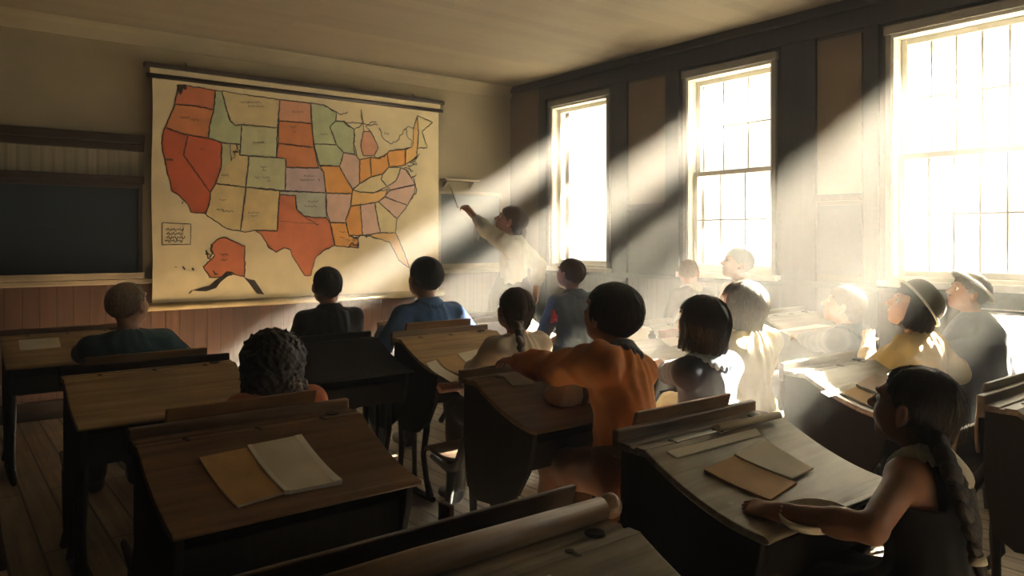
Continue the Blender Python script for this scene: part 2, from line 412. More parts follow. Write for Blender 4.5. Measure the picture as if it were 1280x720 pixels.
# pleated curtain in the low light by the hat girls
cv = MB(); y0, y1 = LOW[0]+.04, LOW[0]+.40; n = 60
for side in (0, 1):
    pass
top, bot = LOW[3]-.02, LOW[2]+.035
vs = []; 
for i in range(n+1):
    t = i/n; yy = y0+(y1-y0)*t; xx = .012*math.sin(t*2*PI*7.5)
    vs += [(xx, yy, bot), (xx*.7, yy, top), (xx+.003, yy, bot), (xx*.7+.003, yy, top)]
fs = []
for i in range(n):
    a = i*4; b = a+4
    fs += [(a, b, b+1, a+1), (a+2, a+3, b+3, b+2)]
cv.add(vs, fs, 0, True)
cvr = empty('curtain', (WX-.045, 0, 0)); cv.build('curtain_cloth', 'curtain', cvr)
MB().tube([(0, LOW[0]+.0, top+.008), (0, LOW[1]-.0, top+.008)], .006, 10).build('curtain_rod', 'iron', cvr)
tag(cvr, 'short pleated cream curtain in the low opening beneath the nearest window', 'curtain')

# ------------------------------------------------------------------ the pull-down map
MY = WY-.10
def mp_(u, v): 
    x, z = on_front(u, v, MY); return (x, z)
x0, zt0 = mp_(190, 92); x1, zt1 = mp_(548, 141); _, zb = mp_(190, 381)
zt = (zt0+mp_(548, 143)[1])/2
mroot = empty('wall_map', ((x0+x1)/2, MY, zb)); CX = (x0+x1)/2
tag(mroot, 'large old pull-down wall map of coloured states on wooden rollers', 'map')
def loc(u, v): 
    x, z = mp_(u, v); return (x-CX, z-zb)
hw = (x1-x0)/2; HH = zt-zb
sh = MB(); n = 48; vs = []
rows = 30
for j in range(rows+1):
    for i in range(n+1):
        t = i/n; q = j/rows
        edge = .012*math.sin(q*9)*(1 if i == 0 else 0)
        vs.append((-hw+2*hw*t+edge*.4, 0, HH*q))
fs = [(j*(n+1)+i, j*(n+1)+i+1, (j+1)*(n+1)+i+1, (j+1)*(n+1)+i) for j in range(rows) for i in range(n)]
sh.add(vs, fs)
mpm = plain('aged_map_linen', (.80, .67, .42), rough=.8, var=.13, scale=3.5, bump=.08, bscale=80)
so = sh.build('map_sheet', mpm, mroot); sl = so.modifiers.new('t', 'SOLIDIFY'); sl.thickness = .002; sl.offset = 1
b = MB(); b.box(-hw-.06, hw+.06, -.03, .04, HH+.075, HH+.115)
b.build('top_batten', 'trim_dark', mroot, bevel=.008)
b = MB().box(-hw-.015, hw+.02, -.006, .012, HH+.025, HH+.076); b.build('header_band', mpm, mroot)
MB().tube([(-hw-.04, 0, HH+.012), (hw+.05, 0, HH+.012)], .02, 16).build('top_roller', 'trim_dark', mroot)
MB().tube([(-hw-.04, -.004, -.02), (hw+.055, -.004, -.02)], .032, 20).build('bottom_roller', wood('pale_roller', (.36, .27, .14), (.50, .39, .22), (.58, .47, .29), rough=.45), mroot, bevel=0)
for sx in (-1, 1):
    MB().tube([(sx*hw*.8, .06, HH+.16), (sx*hw*.8, .0, HH+.10)], .006, 8).build('hook', 'iron', mroot)

pal = {a: tuple(min(.8, c*1.3) for c in b_) for a, b_ in dict(red=(.42, .085, .035), red2=(.46, .135, .06), ored=(.48, .17, .065), sal=(.52, .25, .15), grn=(.40, .43, .25), gr2=(.45, .44, .25), tan=(.55, .42, .20),
           tan2=(.52, .41, .22), lil=(.46, .33, .32), gry=(.38, .38, .30), org=(.60, .27, .07), org2=(.62, .37, .13), yel=(.60, .50, .27), pnk=(.56, .37, .29)).items()}
pm = {k_: plain('map_ink_'+k_, c, rough=.8, var=.12, scale=9, bump=0) for k_, c in pal.items()}
keys = list(pal) + ['line']
pmats = [pm[k_] for k_ in pal] + [M['ink']]
ST_ = {
 'WA': ('red2', [(222,106),(245,109),(269.4,112.8),(267.2,137.2),(238.3,131.7),(218.3,130.6),(221,118)]),
 'OR': ('ored', [(218.3,130.6),(238.3,131.7),(267.2,137.2),(262,156),(260.1,172.8),(235,169),(206.1,159.4),(211.7,147.2)]),
 'CA': ('red', [(206.1,159.4),(235,169),(229.4,193.9),(262.8,240.6),(261.7,252.2),(257.2,266.7),(248,266),(238.3,265.1),(236,258),(229.4,250),(221,242),(213.9,238.3),(212,225),(208.3,211.7),(206,199),(203,190),(201.7,178.3),(203,168)]),
 'NV': ('red', [(235,169),(260.1,172.8),(277.2,178.3),(276.1,209.4),(272,222),(269.4,229.4),(262.8,240.6),(229.4,193.9)]),
 'ID': ('grn', [(269.4,112.8),(277.2,113.9),(282.8,136.1),(287.2,150.6),(293.9,157.2),(302.3,155.7),(300.6,180.6),(277.2,178.3),(260.1,172.8),(262,156),(267.2,137.2)]),
 'MT': ('tan2', [(277.2,113.9),(310,119),(349.4,124.6),(346.8,160.1),(302.3,155.7),(293.9,157.2),(287.2,150.6),(282.8,136.1)]),
 'WY': ('gr2', [(302.3,155.7),(346.8,160.1),(345.4,197.2),(299.4,193.9),(300.6,180.6)]),
 'UT': ('tan', [(277.2,178.3),(300.6,180.6),(299.4,193.9),(311.2,195),(307.2,233.9),(269.4,229.4),(272,222),(276.1,209.4)]),
 'UT2': ('gr2', [(277.2,178.3),(290,179.4),(287,204),(275.5,212)]),
 'CO': ('gr2', [(311.2,195),(345.4,197.2),(357.2,198.3),(356.1,238.3),(307.2,233.9)]),
 'AZ': ('tan', [(269.4,229.4),(307.2,233.9),(300.6,288.9),(292,288),(282.8,285.6),(257.2,268.2),(261.7,252.2),(262.8,240.6)]),
 'NM': ('tan', [(307.2,233.9),(349.4,238.9),(346.1,288.9),(318.3,287.8),(306,290.4),(300.6,288.9)]),
 'TX': ('red2', [(349.4,243.3),(369.4,244.4),(370.6,261.1),(379.4,269.6),(394,272),(408.3,271.8),(412.8,280),(418.3,306.7),(405,313),(393.9,322.2),(388.3,344.4),(380.6,344.4),(371.7,330),(365,320),(362.8,312.2),(355,309.6),(345,315.6),(336.1,310),(327.2,294.4),(318.3,287.8),(346.1,288.9)]),
 'ND': ('sal', [(349.4,124.6),(388.3,128.9),(389.4,154.4),(348.4,151.2)]),
 'SD': ('ored', [(348.4,151.2),(389.4,154.4),(392.1,184.4),(347.7,179.4)]),
 'NE': ('ored', [(347.7,179.4),(392.1,184.4),(398.3,210),(357.2,209.4),(357.2,198.3),(345.4,197.2)]),
 'KS': ('lil', [(357.2,209.4),(398.3,210),(404.6,215.6),(406.8,241.1),(356.1,238.3)]),
 'OK': ('gry', [(349.4,238.9),(406.8,241.1),(408,271.5),(394,272),(379.4,269.6),(370.6,261.1),(369.4,244.4),(349.4,243.3)]),
 'MN': ('grn', [(388.3,128.9),(403.9,131.1),(412,136),(420.6,140),(419.4,151.1),(412.1,158.9),(420.6,181.1),(392.1,180)]),
 'IA': ('grn', [(392.1,180),(420.6,181.1),(429.4,191.1),(423.9,207.8),(399.4,206.7)]),
 'WI': ('grn', [(419.4,151.1),(429.4,152.2),(442.8,162.2),(441.7,184.4),(443.9,193.3),(429.4,191.1),(420.6,181.1),(412.1,158.9)]),
 'MI': ('sal', [(453.9,164.4),(462.8,164.4),(468,174),(472.8,184.4),(467.2,194.4),(453.9,194.4),(450.6,182.2)]),
 'IL': ('pnk', [(429.4,191.1),(445,194.4),(449.4,200),(449,230),(440.6,236.7),(431.7,222.2),(423.9,207.8)]),
 'IN': ('org', [(449.4,200),(462.8,196.7),(463.9,221.1),(449,230)]),
 'OH': ('org', [(462.8,196.7),(472,198),(483.9,192.2),(486.1,208.9),(478.3,217.8),(463.9,221.1)]),
 'PA': ('org', [(486.1,188.9),(507.2,186.7),(506.1,206.7),(486.1,208.9),(483.9,192.2)]),
 'NY': ('org2', [(507.2,186.7),(514,184),(516.1,181.1),(516.5,160),(521.7,144.4),(523,168),(520.6,195.6),(506.1,206.7)]),
 'WV': ('yel', [(486.1,208.9),(500.6,209.5),(499,216),(493.9,226.7),(483.9,233.3),(476.1,224.4),(478.3,217.8)]),
 'KY': ('yel', [(440.6,236.7),(449,230),(463.9,221.1),(478.3,217.8),(476.1,224.4),(483.9,233.3),(467.2,241.1),(449.4,240)]),
 'VA': ('pnk', [(500.6,209.5),(510,214),(518.3,231.1),(487.2,237.8),(483.9,233.3),(493.9,226.7),(499,216)]),
 'TN': ('org2', [(440.6,236.7),(449.4,240),(467.2,241.1),(485,236),(480.6,246),(472.8,252.2),(438.3,257.8)]),
 'NC': ('pnk', [(487.2,237.8),(518.3,231.1),(518.3,240),(509.4,256.7),(480.6,246)]),
 'SC': ('pnk', [(480.6,246),(509.4,256.7),(496.1,273.3),(472.8,252.2)]),
 'GA': ('yel', [(468.3,253.6),(472.8,252.2),(496.1,273.3),(493.9,291.1),(475,291.1)]),
 'AL': ('pnk', [(450.6,256),(468.3,253.6),(475,291.1),(452.8,294.4)]),
 'MS': ('org', [(438.3,257.8),(450.6,256),(452.8,294.4),(436.1,294.4),(431.7,274.4)]),
 'AR': ('pnk', [(407.2,241.5),(439.5,242.2),(438.3,257.8),(431.7,274.4),(431.9,278.3),(412.2,278),(408.3,265)]),
 'MO': ('org', [(399.4,206.7),(423.9,207.8),(431.7,222.2),(440.6,236.7),(439.5,242.2),(407.2,241.5),(404.6,215.6)]),
 'LA': ('org', [(412.8,278.5),(431.9,278.3),(436.1,294.4),(447.2,298.9),(448.3,310),(436,309),(418.3,306.7)]),
 'FL': ('org2', [(453.9,294.4),(475,291.1),(493.9,291.1),(497.2,296.7),(506.1,318.9),(511.7,335.6),(498.3,325.6),(487.2,303.3),(471.7,297.8),(462,295)]),
 'ME': ('yel', [(521.7,144.4),(540.6,153.3),(527.2,164.4),(533.9,184.4),(521.7,185.6),(523,168)]),
 'AK': ('red2', [(280.6,296.7),(293,302),(306.1,307.8),(305.4,346),(291.7,342.2),(278.3,346.7),(268,347),(261.7,346.7),(258,340),(253.9,333.3),(262,326),(268.3,318.9),(263,314),(265,305.6),(272,299)]),
}
pr = MB()
def ribbon(pts, w, y=-.0046, closed=False, wob=.0, mi=None):
    P_ = [Vector((p[0], p[1])) for p in pts]
    if closed: P_.append(P_[0])
    # subdivide with slight wobble
    Q = []
    for a, b_ in zip(P_, P_[1:]):
        L0 = (b_-a).length; n_ = max(1, int(L0/.02)); nrm = Vector((-(b_-a).y, (b_-a).x)).normalized() if L0 > 1e-6 else Vector((0, 0))
        for i in range(n_):
            t = i/n_; Q.append(a.lerp(b_, t) + nrm*wob*(random.random()-.5)*(0 if i == 0 else 1))
    Q.append(P_[-1])
    vs = []
    for i, p in enumerate(Q):
        t = (Q[min(i+1, len(Q)-1)]-Q[max(i-1, 0)])
        t = t.normalized() if t.length > 1e-7 else Vector((1, 0))
        nn_ = Vector((-t.y, t.x)); ww_ = w*(.8+.5*random.random())/2
        vs += [(p.x+nn_.x*ww_, y, p.y+nn_.y*ww_), (p.x-nn_.x*ww_, y, p.y-nn_.y*ww_)]
    fs = [(2*i, 2*i+1, 2*i+3, 2*i+2) for i in range(len(Q)-1)]
    pr.add(vs, fs, len(keys)-1 if mi is None else mi)
random.seed(5)
for i, (nm, (ck, poly)) in enumerate(ST_.items()):
    pts = [loc(*p) for p in poly]
    pr.add([(p[0], -.0028 - (.0006 if nm == 'UT2' else 0), p[1]) for p in pts], [tuple(range(len(pts)))], keys.index(ck))
    if nm != 'UT2': ribbon(pts, .0085, closed=True, wob=.008, y=-.0042-.00002*i)
def line(pts, w=.008, wob=.02): ribbon([loc(*p) for p in pts], w, wob=wob, y=-.0056)
line([(403.9,131.1),(412,136),(420.6,140),(424,143),(434,140)]); line([(419,151),(430,153),(442.8,162.2),(450,158),(454,153)])
line([(424,151),(438,154),(454,154.4),(464,157),(471.7,156)]); line([(450.6,136.7),(452,148),(453.9,158),(455,164)])
line([(473.5,160),(478,172),(487,179.5),(496,176),(507,161),(511,158),(518.3,160)]); line([(507.2,161),(509,171),(515,178),(513,182)])
line([(462.8,164.4),(457,158),(463,153),(470,153)]); line([(443,163),(442.5,182),(446,196)]); line([(467,195),(472,198),(480,196),(486.1,188.9),(500,187),(514,184)], .010)
line([(520.6,195.6),(514,200),(518,206),(508,207),(516,214),(505,210),(514,222),(520,218)], .010, .03); line([(524,192),(518,201),(521,206),(512,203)], .01)
line([(516,222),(519,233),(520,240),(512,252)], .010); line([(436,295),(445,297),(452,294),(458,297),(462,293),(466,297),(472,298)], .012, .03)
line([(436,309),(440,303),(444,307),(448,303),(446,311)], .012); line([(207,199.5),(216,200)], .014); line([(222,106),(226,118),(230,106),(232,112)], .02)
line([(349.4,276),(370,278.5),(400,280)], .004, .006); line([(379.4,269.6),(390,277),(398,281)], .007)
line([(288,180),(289,202),(296,186),(294,180),(300,192)], .006); line([(291,190),(298,190)], .016)
for a in range(5): line([(304+a*.2,111+a),(304,112)], .002)
# Alaska's dark island chain and strip
def blob(poly, y=-.0058): 
    pts = [loc(*p) for p in poly]; pr.add([(p[0], y, p[1]) for p in pts], [tuple(range(len(pts)))], len(keys)-1)
blob([(291.7,340),(288,343),(281,348),(275,353),(270,360),(258,364),(247,364),(240,363),(252,359.5),(262,357),(268,351),(276,346),(283,339)])
blob([(304,346),(311,349),(318,350),(324,359),(330,368),(321,367),(316,361),(311,354)])
line([(240,363),(236,367)], .01); line([(257,313),(262,318),(256,317),(263,324)], .012); line([(228,333),(231,337)], .012); line([(240,335),(242,338)], .015); line([(218,333.5),(221,334)], .006)
line([(227,253),(228.5,253.5)], .016); line([(266,338),(269,343),(272,342)], .012); line([(264,305),(263,311),(266,316),(262,322)], .014)
# legend box and its illegible scribbles
line([(202.8,278.5),(238.5,280),(238,305.5),(202,306),(202.8,278.5)], .006, .002)
def scrib(u, v, wpx, n_, amp=1.2, w=.005):
    line([(u+wpx*i/n_, v+amp*math.sin(i*2.3+u)+amp*.6*math.sin(i*5.1)) for i in range(n_+1)], w, .006)
for u, v, wd in ((207,287,22),(208,292,20),(207,297,24),(206,301,22)): scrib(u, v, wd, 16, 1.5, .007)
for u, v, wd in ((225,147,12),(238,150,10),(325,209,8),(327,213,6),(318,222,6),(327,222,10),(333,226,5),(276,219,9),(362,159,8),(366,165,4),(274,250,9),(277,264,15),(270,262,10),(310,266,14),(313,270,8),(424,290,8),(432,300,5),(440,300,4),(425,297,5),
                 (480,167,6),(300,128,26),(310,133,20),(316,178,14),(398,225,1),(375,225,18),(380,220,14),(385,252,12),(380,258,16),(365,140,14),(400,168,10),(250,186,5),(275,318,10),(276,325,8)):
    scrib(u, v, wd, max(5, int(wd)), 1.1, .0042)
po = pr.build('map_print', pmats, mroot)
# ------------------------------------------------------------------ school desks
# local frame: origin on the floor under the high back edge; the sitter writes from the -y side,
# the attached seat (for the pupil in front) hangs on the +y side
YBK, YFL, YFR = .035, -.065, -.425
ZB, ZF = .79, .672
def ztop(y):
    if y > YFL: return ZB
    t = min(1, (YFL-y)/(YFL-YFR)); return ZB-(ZB-ZF)*(1-(1-t)**1.75)

class Desk: pass
DESKS = {}
def desk(key, x, y, label, w=.60, hs=1.0, top='top_brown', side='side_dark', rail='rail_wood', seatm='seat_wood', rz=0, dp=.42, sby=0, seat=True, group='cast-iron school desks',
         rail_kind='flat', seatback=True, sbw=.5, sbz=(.60, .845), seat_up=False):
    d = Desk(); d.x, d.y, d.w, d.hs, d.rz = x, y, w, hs, rz; DESKS[key] = d
    root = d.root = empty('school_desk', (x, y, 0), rz); root.scale = (1, 1, 1)
    tag(root, label, 'desk', group)
    hw = w/2; Z = lambda z: z*hs
    ny = 16; ysm = [YFL-(YFL-YFR)*i/ny for i in range(ny+1)]
    # side panels with curved top
    for s in (-1, 1):
        prof = [(YBK, Z(.775)), (YBK+.005, Z(.55)), (YBK-.02, Z(.36)), (YBK-.09, Z(.315)), (-.20, Z(.33)), (-.31, Z(.40)), (-.375, Z(.50)), (YFR+.02, Z(.60)), (YFR+.012, Z(ZF-.016))]
        prof += [(yy, Z(ztop(yy)-.016)) for yy in reversed(ysm[1:-1])] + [(YFL, Z(ZB-.016))]
        xo = s*hw
        MB().prism(prof, min(xo, xo-s*.022), max(xo, xo-s*.022)).build('side_panel', side, root, bevel=.004)
    # writing surface: curved board, rounded front nose
    pt = [(yy, Z(ztop(yy))) for yy in ysm]
    und = [(yy, Z(ztop(yy))-.020) for yy in reversed(ysm)]
    nose = [(YFR-.012, Z(ZF)-.004), (YFR-.016, Z(ZF)-.010), (YFR-.012, Z(ZF)-.017)]
    MB().prism(pt+nose+und, -hw-.012, hw+.012).build('writing_surface', top, root, bevel=.003)
    # flat pencil ledge with groove, hinged to the lid
    lg = [(YBK, Z(ZB)-.02), (YBK, Z(ZB)+.001), (-.012, Z(ZB)+.001), (-.016, Z(ZB)-.005), (-.028, Z(ZB)-.005), (-.032, Z(ZB)+.001), (YFL-.001, Z(ZB)+.001), (YFL-.001, Z(ZB)-.02)]
    MB().prism(lg, -hw-.012, hw+.012).build('pencil_ledge', top, root, bevel=.0015)
    if rail_kind == 'flat':
        MB().box(-hw-.014, hw+.014, YBK-.004, YBK+.022, Z(ZB)-.045, Z(ZB)+.032).build('back_rail', rail, root, bevel=.006, seg=3)
    else:
        r = MB().tube([(-hw-.02, YBK, Z(ZB)+.022), (0, YBK, Z(ZB)+.024), (hw+.0, YBK, Z(ZB)+.022)], [.024, .027, .024], 20).build('back_rail', rail, root)
        for s in (-1, 1):
            MB().lathe([(0, -.012), (.016, -.012), (.022, -.002), (.027, .012), (.026, .026), (.018, .036), (.008, .036), (.006, .030), (0, .030)], (s*(hw+.008), YBK, Z(ZB)+.022), 20, axis=(s, 0, .05)).build('end_knob', rail, r)
    for hx in (-.19, 0, .19):
        h = MB().lathe([(0, 0), (.009, 0), (.009, .002), (.004, .0035), (0, .0035)], (hx*w/.6, -.047, Z(ZB)+.001), 12)
        h.box(hx*w/.6-.004, hx*w/.6+.004, -.075, -.047, Z(ZB)+.0005, Z(ZB)+.003)
        h.build('hinge', 'iron', root)
    MB().lathe([(0, 0), (.021, 0), (.022, .004), (.018, .006), (.012, .005), (0, .004)], (hw-.07, -.018, Z(ZB)+.001), 20).build('inkwell', 'iron', root)
    # book box under the top
    MB().box(-hw+.021, hw-.021, YBK-.02, YBK-.004, Z(.50), Z(.78)).build('back_board', side, root)
    MB().prism([(YBK-.02, Z(.52)), (-.35, Z(.505)), (-.35, Z(.52)), (YBK-.02, Z(.535))], -hw+.021, hw-.021).build('book_shelf', side, root)
    MB().box(-hw+.021, hw-.021, -.372, -.355, Z(.505), Z(.605)).build('front_board', side, root, bevel=.003)
    # cast iron standards
    for s in (-1, 1):
        xx = s*(hw-.032)
        def bar(pts, r, nm='leg', fl=.55):
            MB().tube([(xx, a, b*hs) for a, b in pts], r, 10, flat=fl).build(nm, 'iron', root)
        bar([(.01, .50), (.015, .34), (.01, .20), (.025, .09), (.06, .022)], [.018, .018, .015, .015, .02], fl=1)
        bar([(-.13, .48), (-.125, .30), (-.13, .15), (-.13, .022)], [.016, .014, .013, .015], fl=1)
        bar([(-.26, .50), (-.25, .34), (-.22, .22), (-.25, .10), (-.29, .022)], [.018, .018, .015, .015, .02], fl=1)
        bar([(-.32, .014), (-.2, .017), (-.05, .017), (.09, .014)], [.014, .018, .018, .014], 'foot_bar', fl=1)
        if seat:
            bar([(.02, .60), (.07, .52), (.13, .40), (.20, .375), (.33, .40)], [.016, .02, .02, .017, .012], 'seat_bracket', fl=1)
            bar([(.17, .37), (.20, .22), (.18, .10), (.24, .022)], [.022, .016, .015, .022], 'leg', fl=1)
    if seat:
        if seatback:
            for s in (-1, 1):
                MB().tube([(s*(sbw/2-.06), .055, Z(.50)), (s*(sbw/2-.06), .085, Z(sbz[0]+.02)), (s*(sbw/2-.06), .075, Z(sbz[1]-.06))], .011, 10).build('back_post', 'iron', root)
            n = 6; a0, a1 = sbz
            f_ = [(sby+.085+.035*(i/n)-.06*(i/n)**2, Z(a0+(a1-a0)*i/n)) for i in range(n+1)]
            poly = [(p[0]+.008, p[1]) for p in f_] + [(p[0]-.008, p[1]) for p in reversed(f_)]
            MB().prism(poly, -sbw/2, sbw/2).build('seat_back', seatm, root, bevel=.005, seg=3)
        n = 10; w0 = sbw/2
        if not seat_up:
            up = [(.14+.29*i/n, Z(.43)-.018*math.sin(PI*min(1, i/n*1.1))-(.02 if i == n else 0)) for i in range(n+1)]
            poly = up + [(p[0], p[1]-.018) for p in reversed(up)]
        else:
            up = [(.15+.02*math.sin(PI*i/n), Z(.42)+.25*i/n) for i in range(n+1)]
            poly = [(p[0]+.009, p[1]) for p in up] + [(p[0]-.009, p[1]) for p in reversed(up)]
        MB().prism(poly, -w0, w0).build('seat', seatm, root, bevel=.004)
    return d

desk('near', .67, 1.10, 'nearest school desk with a rounded pale back rail ending in a knob', rail_kind='round', top='top_grey', rail='rail_wood', seatm='seat_dark', sbw=1.0, sby=.11, w=.9, hs=.965, sbz=(.60, .82))
desk('openbook', .775, 2.28, 'brown school desk in the left foreground carrying the spread brown folder and notebook', w=.64, top='top_brown', sbw=.46, sbz=(.60, .86))
desk('left', .77, 3.55, 'tan school desk behind the spread-folder desk, in front of the teal-shirted pupil', top='top_tan', sbw=.50, rail='side_dark', w=.66, sbz=(.60, .855))
desk('farleft', .66, 5.25, 'tan empty school desk at the far left, closest to the left chalkboard', top='top_tan', rail='rail_wood', w=.64, seat=True, sbw=.46, sbz=(.6, .78))
desk('middle', 2.33, 3.62, 'school desk with a paper strip, folder and reddish pencil case', top='top_tan', hs=1.03, w=.62, sbw=.44, sbz=(.60, .86))
desk('bag', 2.02, 2.50, 'brown school desk on which the cream satchel lies', top='top_brown', hs=1.0, w=.60, seatm='seat_dark', sbz=(.6, .80))
desk('papers', 1.83, 1.43, 'school desk with long paper strip, white envelope and tan folder', top='top_grey', w=.62, sbw=.44, rail='rail_wood', sbz=(.60, .855))
desk('books', 3.20, 1.80, 'grey school desk with two brown books, beyond the pinafored pupil', top='top_grey', w=.58, seatm='seat_dark', sbw=.5, rail='top_grey', sbz=(.60, .82))
desk('right', 3.14, 1.00, 'school desk at the right edge with a bare sunlit slate-grey top', top='top_grey', w=.60, sbw=.44, rail='top_grey', seatm='top_grey', sbz=(.60, .85), seat_up=True)
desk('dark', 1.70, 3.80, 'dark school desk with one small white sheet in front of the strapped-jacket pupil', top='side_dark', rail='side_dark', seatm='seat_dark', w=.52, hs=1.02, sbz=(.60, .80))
desk('inkpot', 3.42, 3.12, 'sunlit school desk carrying white sheets, ink pot and small brown box', top='top_grey', w=.62, hs=1.04, seatm='seat_dark', rail='top_grey', sbz=(.6, .8))
desk('window', 4.56, 2.88, 'bright school desk with a white sheet beside the middle window', top='top_grey', w=.58, hs=1.08, seatm='seat_dark', rail='top_grey', sbz=(.6, .78))
desk('front', 3.25, 4.45, 'low sunlit school desk between the teacher and the first window', top='top_grey', w=.6, seatm='seat_dark', rail='top_grey', sbz=(.6, .78))
desk('farright', 4.70, 1.12, 'school desk under the curtained light at the far right edge', top='top_grey', w=.6, seat=True, rail='top_grey', seatm='seat_dark', sbz=(.6, .78))
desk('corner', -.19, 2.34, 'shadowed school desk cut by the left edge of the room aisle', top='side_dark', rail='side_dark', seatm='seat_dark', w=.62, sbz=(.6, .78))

# ------------------------------------------------------------------ things on desks
def hit(d, u, v, lift=0):
    """where the line of sight of a photo pixel meets the desk top, desk-local"""
    r = ray(u, v); y = -.2
    for _ in range(40):
        z = ztop(y)*d.hs+lift; t = (z-CAMH)/r.z
        px, py = r.x*t, r.y*t; yn = py-d.y
        y = y*.5+max(-.6, min(.1, yn))*.5
    return (px-d.x, py-d.y)

def sheet(d, quad, name, mat, th, label, cat, group=None, lift=.0015, n=10, px=True, extra=None, parent=None, bulge=0, edge=None):
    q = [Vector(hit(d, *p)) if px else Vector(p) for p in quad]
    c = sum(q, Vector((0, 0)))/4
    zc = ztop(c.y)*d.hs
    vs = []
    for k in (0, 1):
        for j in range(n+1):
            for i in range(n+1):
                s, t = i/n, j/n
                p = (q[0]*(1-s)+q[1]*s)*(1-t)+(q[3]*(1-s)+q[2]*s)*t
                z = ztop(p.y)*d.hs + lift + (th if k else 0) + (bulge*math.sin(PI*s)*math.sin(PI*t) if k else 0)
                vs.append((p.x-c.x, p.y-c.y, z-zc))
    m = (n+1)**2; fs = []; I = lambda i, j, k: k*m+j*(n+1)+i
    # orientation
    a = (q[1]-q[0]).x*(q[3]-q[0]).y-(q[1]-q[0]).y*(q[3]-q[0]).x
    for j in range(n):
        for i in range(n):
            fs.append((I(i, j, 1), I(i+1, j, 1), I(i+1, j+1, 1), I(i, j+1, 1))); fs.append((I(i, j, 0), I(i, j+1, 0), I(i+1, j+1, 0), I(i+1, j, 0)))
    nt_ = len(fs)
    for i in range(n):
        fs += [(I(i, 0, 0), I(i+1, 0, 0), I(i+1, 0, 1), I(i, 0, 1)), (I(i, n, 0), I(i, n, 1), I(i+1, n, 1), I(i+1, n, 0)),
               (I(0, i, 0), I(0, i, 1), I(0, i+1, 1), I(0, i+1, 0)), (I(n, i, 0), I(n, i+1, 0), I(n, i+1, 1), I(n, i, 1))]
    if a < 0: fs = [f[::-1] for f in fs]
    mb = MB().add(vs, fs)
    if edge: 
        for i in range(nt_, len(fs)): mb.mi[i] = 1
    o = mb.build(name, [mat, edge] if edge else mat, parent)
    o.location = (d.x+c.x, d.y+c.y, zc) if parent is None else (c.x+d.x-parent.location.x, c.y+d.y-parent.location.y, zc-parent.location.z)
    if label: tag(o, label, cat, group)
    return o
D = DESKS
sb = [c for c in D['near'].root.children if c.name.startswith('seat_back')][0]
MB().box(.17, .185, .205-.012, .205+.03, .63, .805).build('leather_band', 'leather', sb, bevel=.003)
# spread folder with notebook
d = D['openbook']
fo = sheet(d, [(249, 575), (312, 562), (357, 618), (297, 636)], 'folder', 'kraft', .006, 'brown card folder lying beside the open pale notebook on the left foreground desk', 'folder', edge='paper_old')
nb = sheet(d, [(312, 561), (377, 548), (428, 606), (361, 619)], 'notebook', 'paper_old', .010, 'pale grey notebook with a white edge strip on the left foreground desk', 'notebook', edge='paper', bulge=.003)
sheet(d, [(368, 549.5), (377, 548), (428, 605), (418, 607.5)], 'page_edge', 'paper', .0115, None, None, parent=nb, bulge=.001)
sheet(d, [(309, 562), (314, 560.5), (362, 618), (356, 619.5)], 'spine_edge', 'paper', .0115, None, None, parent=nb)
# middle desk
d = D['middle']
sheet(d, [(533, 455), (545, 451), (586, 478), (572, 483)], 'paper_strip', 'paper', .003, 'narrow white paper strip beside the folder on the middle desk', 'paper')
sheet(d, [(547, 450), (570, 444), (604, 464), (588, 476)], 'folder', 'kraft', .004, 'ochre folder between two white papers on the middle desk', 'folder')
sheet(d, [(572, 443), (612, 434), (640, 448), (606, 464)], 'writing_paper', 'paper_old', .003, 'pale sheet on the right end of the middle desk beside the braided pupil', 'paper')
q = hit(d, 573, 489)
pc = empty('pencil_case', (d.x+q[0], d.y+q[1], ztop(q[1])*d.hs), 0)
MB().tube([(-.10, 0, .022), (-.095, 0, .024), (.12, -.01, .024), (.128, -.01, .022)], [.016, .022, .022, .016], 18).build('case_body', 'leather_red', pc)
MB().tube([(-.012, 0, .024), (.002, 0, .024)], .0245, 18).build('strap', 'paper_old', pc)
tag(pc, 'rolled red-brown pencil case tied with a pale strap on the middle desk', 'pencil case')
# satchel desk: soft canvas bag
d = D['bag']
q = hit(d, 716, 492)
def satchel(loc, rz):
    r = empty('satchel', loc, rz); n = 16; vs = []
    hx, hy, hz = .125, .055, .105
    bm = bmesh.new(); bmesh.ops.create_cube(bm, size=2); bmesh.ops.subdivide_edges(bm, edges=bm.edges[:], cuts=9, use_grid_fill=True)
    for v in bm.verts:
        x, y, z = v.co; k_ = 1-.30*max(0, (z+1)/2)**1.4
        rr = 1/max(1e-6, (abs(x)**5+abs(y)**5+abs(z)**5)**(1/5)); x, y, z = x*rr, y*rr, z*rr
        v.co = (x*hx*k_, y*hy*(1+.12*math.sin(x*4))*k_, (z+1)*hz/2*(1-.08*x*x)+.004*math.sin(9*x+5*y))
    me = bpy.data.meshes.new('bag_body'); bm.to_mesh(me); bm.free(); me.materials.append(M['canvas'])
    for p in me.polygons: p.use_smooth = True
    o = bpy.data.objects.new('bag_body', me); C.objects.link(o); o.parent = r
    pts = [(.0, -.057, .0), (.002, -.061, .04), (.0, -.05, .085), (0, -.02, .111), (0, .02, .111), (0, .045, .09), (0, .055, .0)]
    vs = []
    for p in pts:
        for dx in (-.014, .014): vs.append((p[0]+dx, p[1], p[2]))
    MB().add(vs, [(2*i, 2*i+1, 2*i+3, 2*i+2) for i in range(len(pts)-1)]).build('strap', 'leather', r).modifiers.new('t', 'SOLIDIFY').thickness = .004
    pts = [(-.115, -.02, .06), (-.14, -.02, .03), (-.15, -.04, .0)]
    return r
st = satchel((d.x+q[0]-.03, d.y+q[1]-.03, ztop(q[1]-.03)*d.hs-.012), .12); st.scale = (1.12, 1.1, 1.15); st.rotation_euler = (.20, 0, .1)
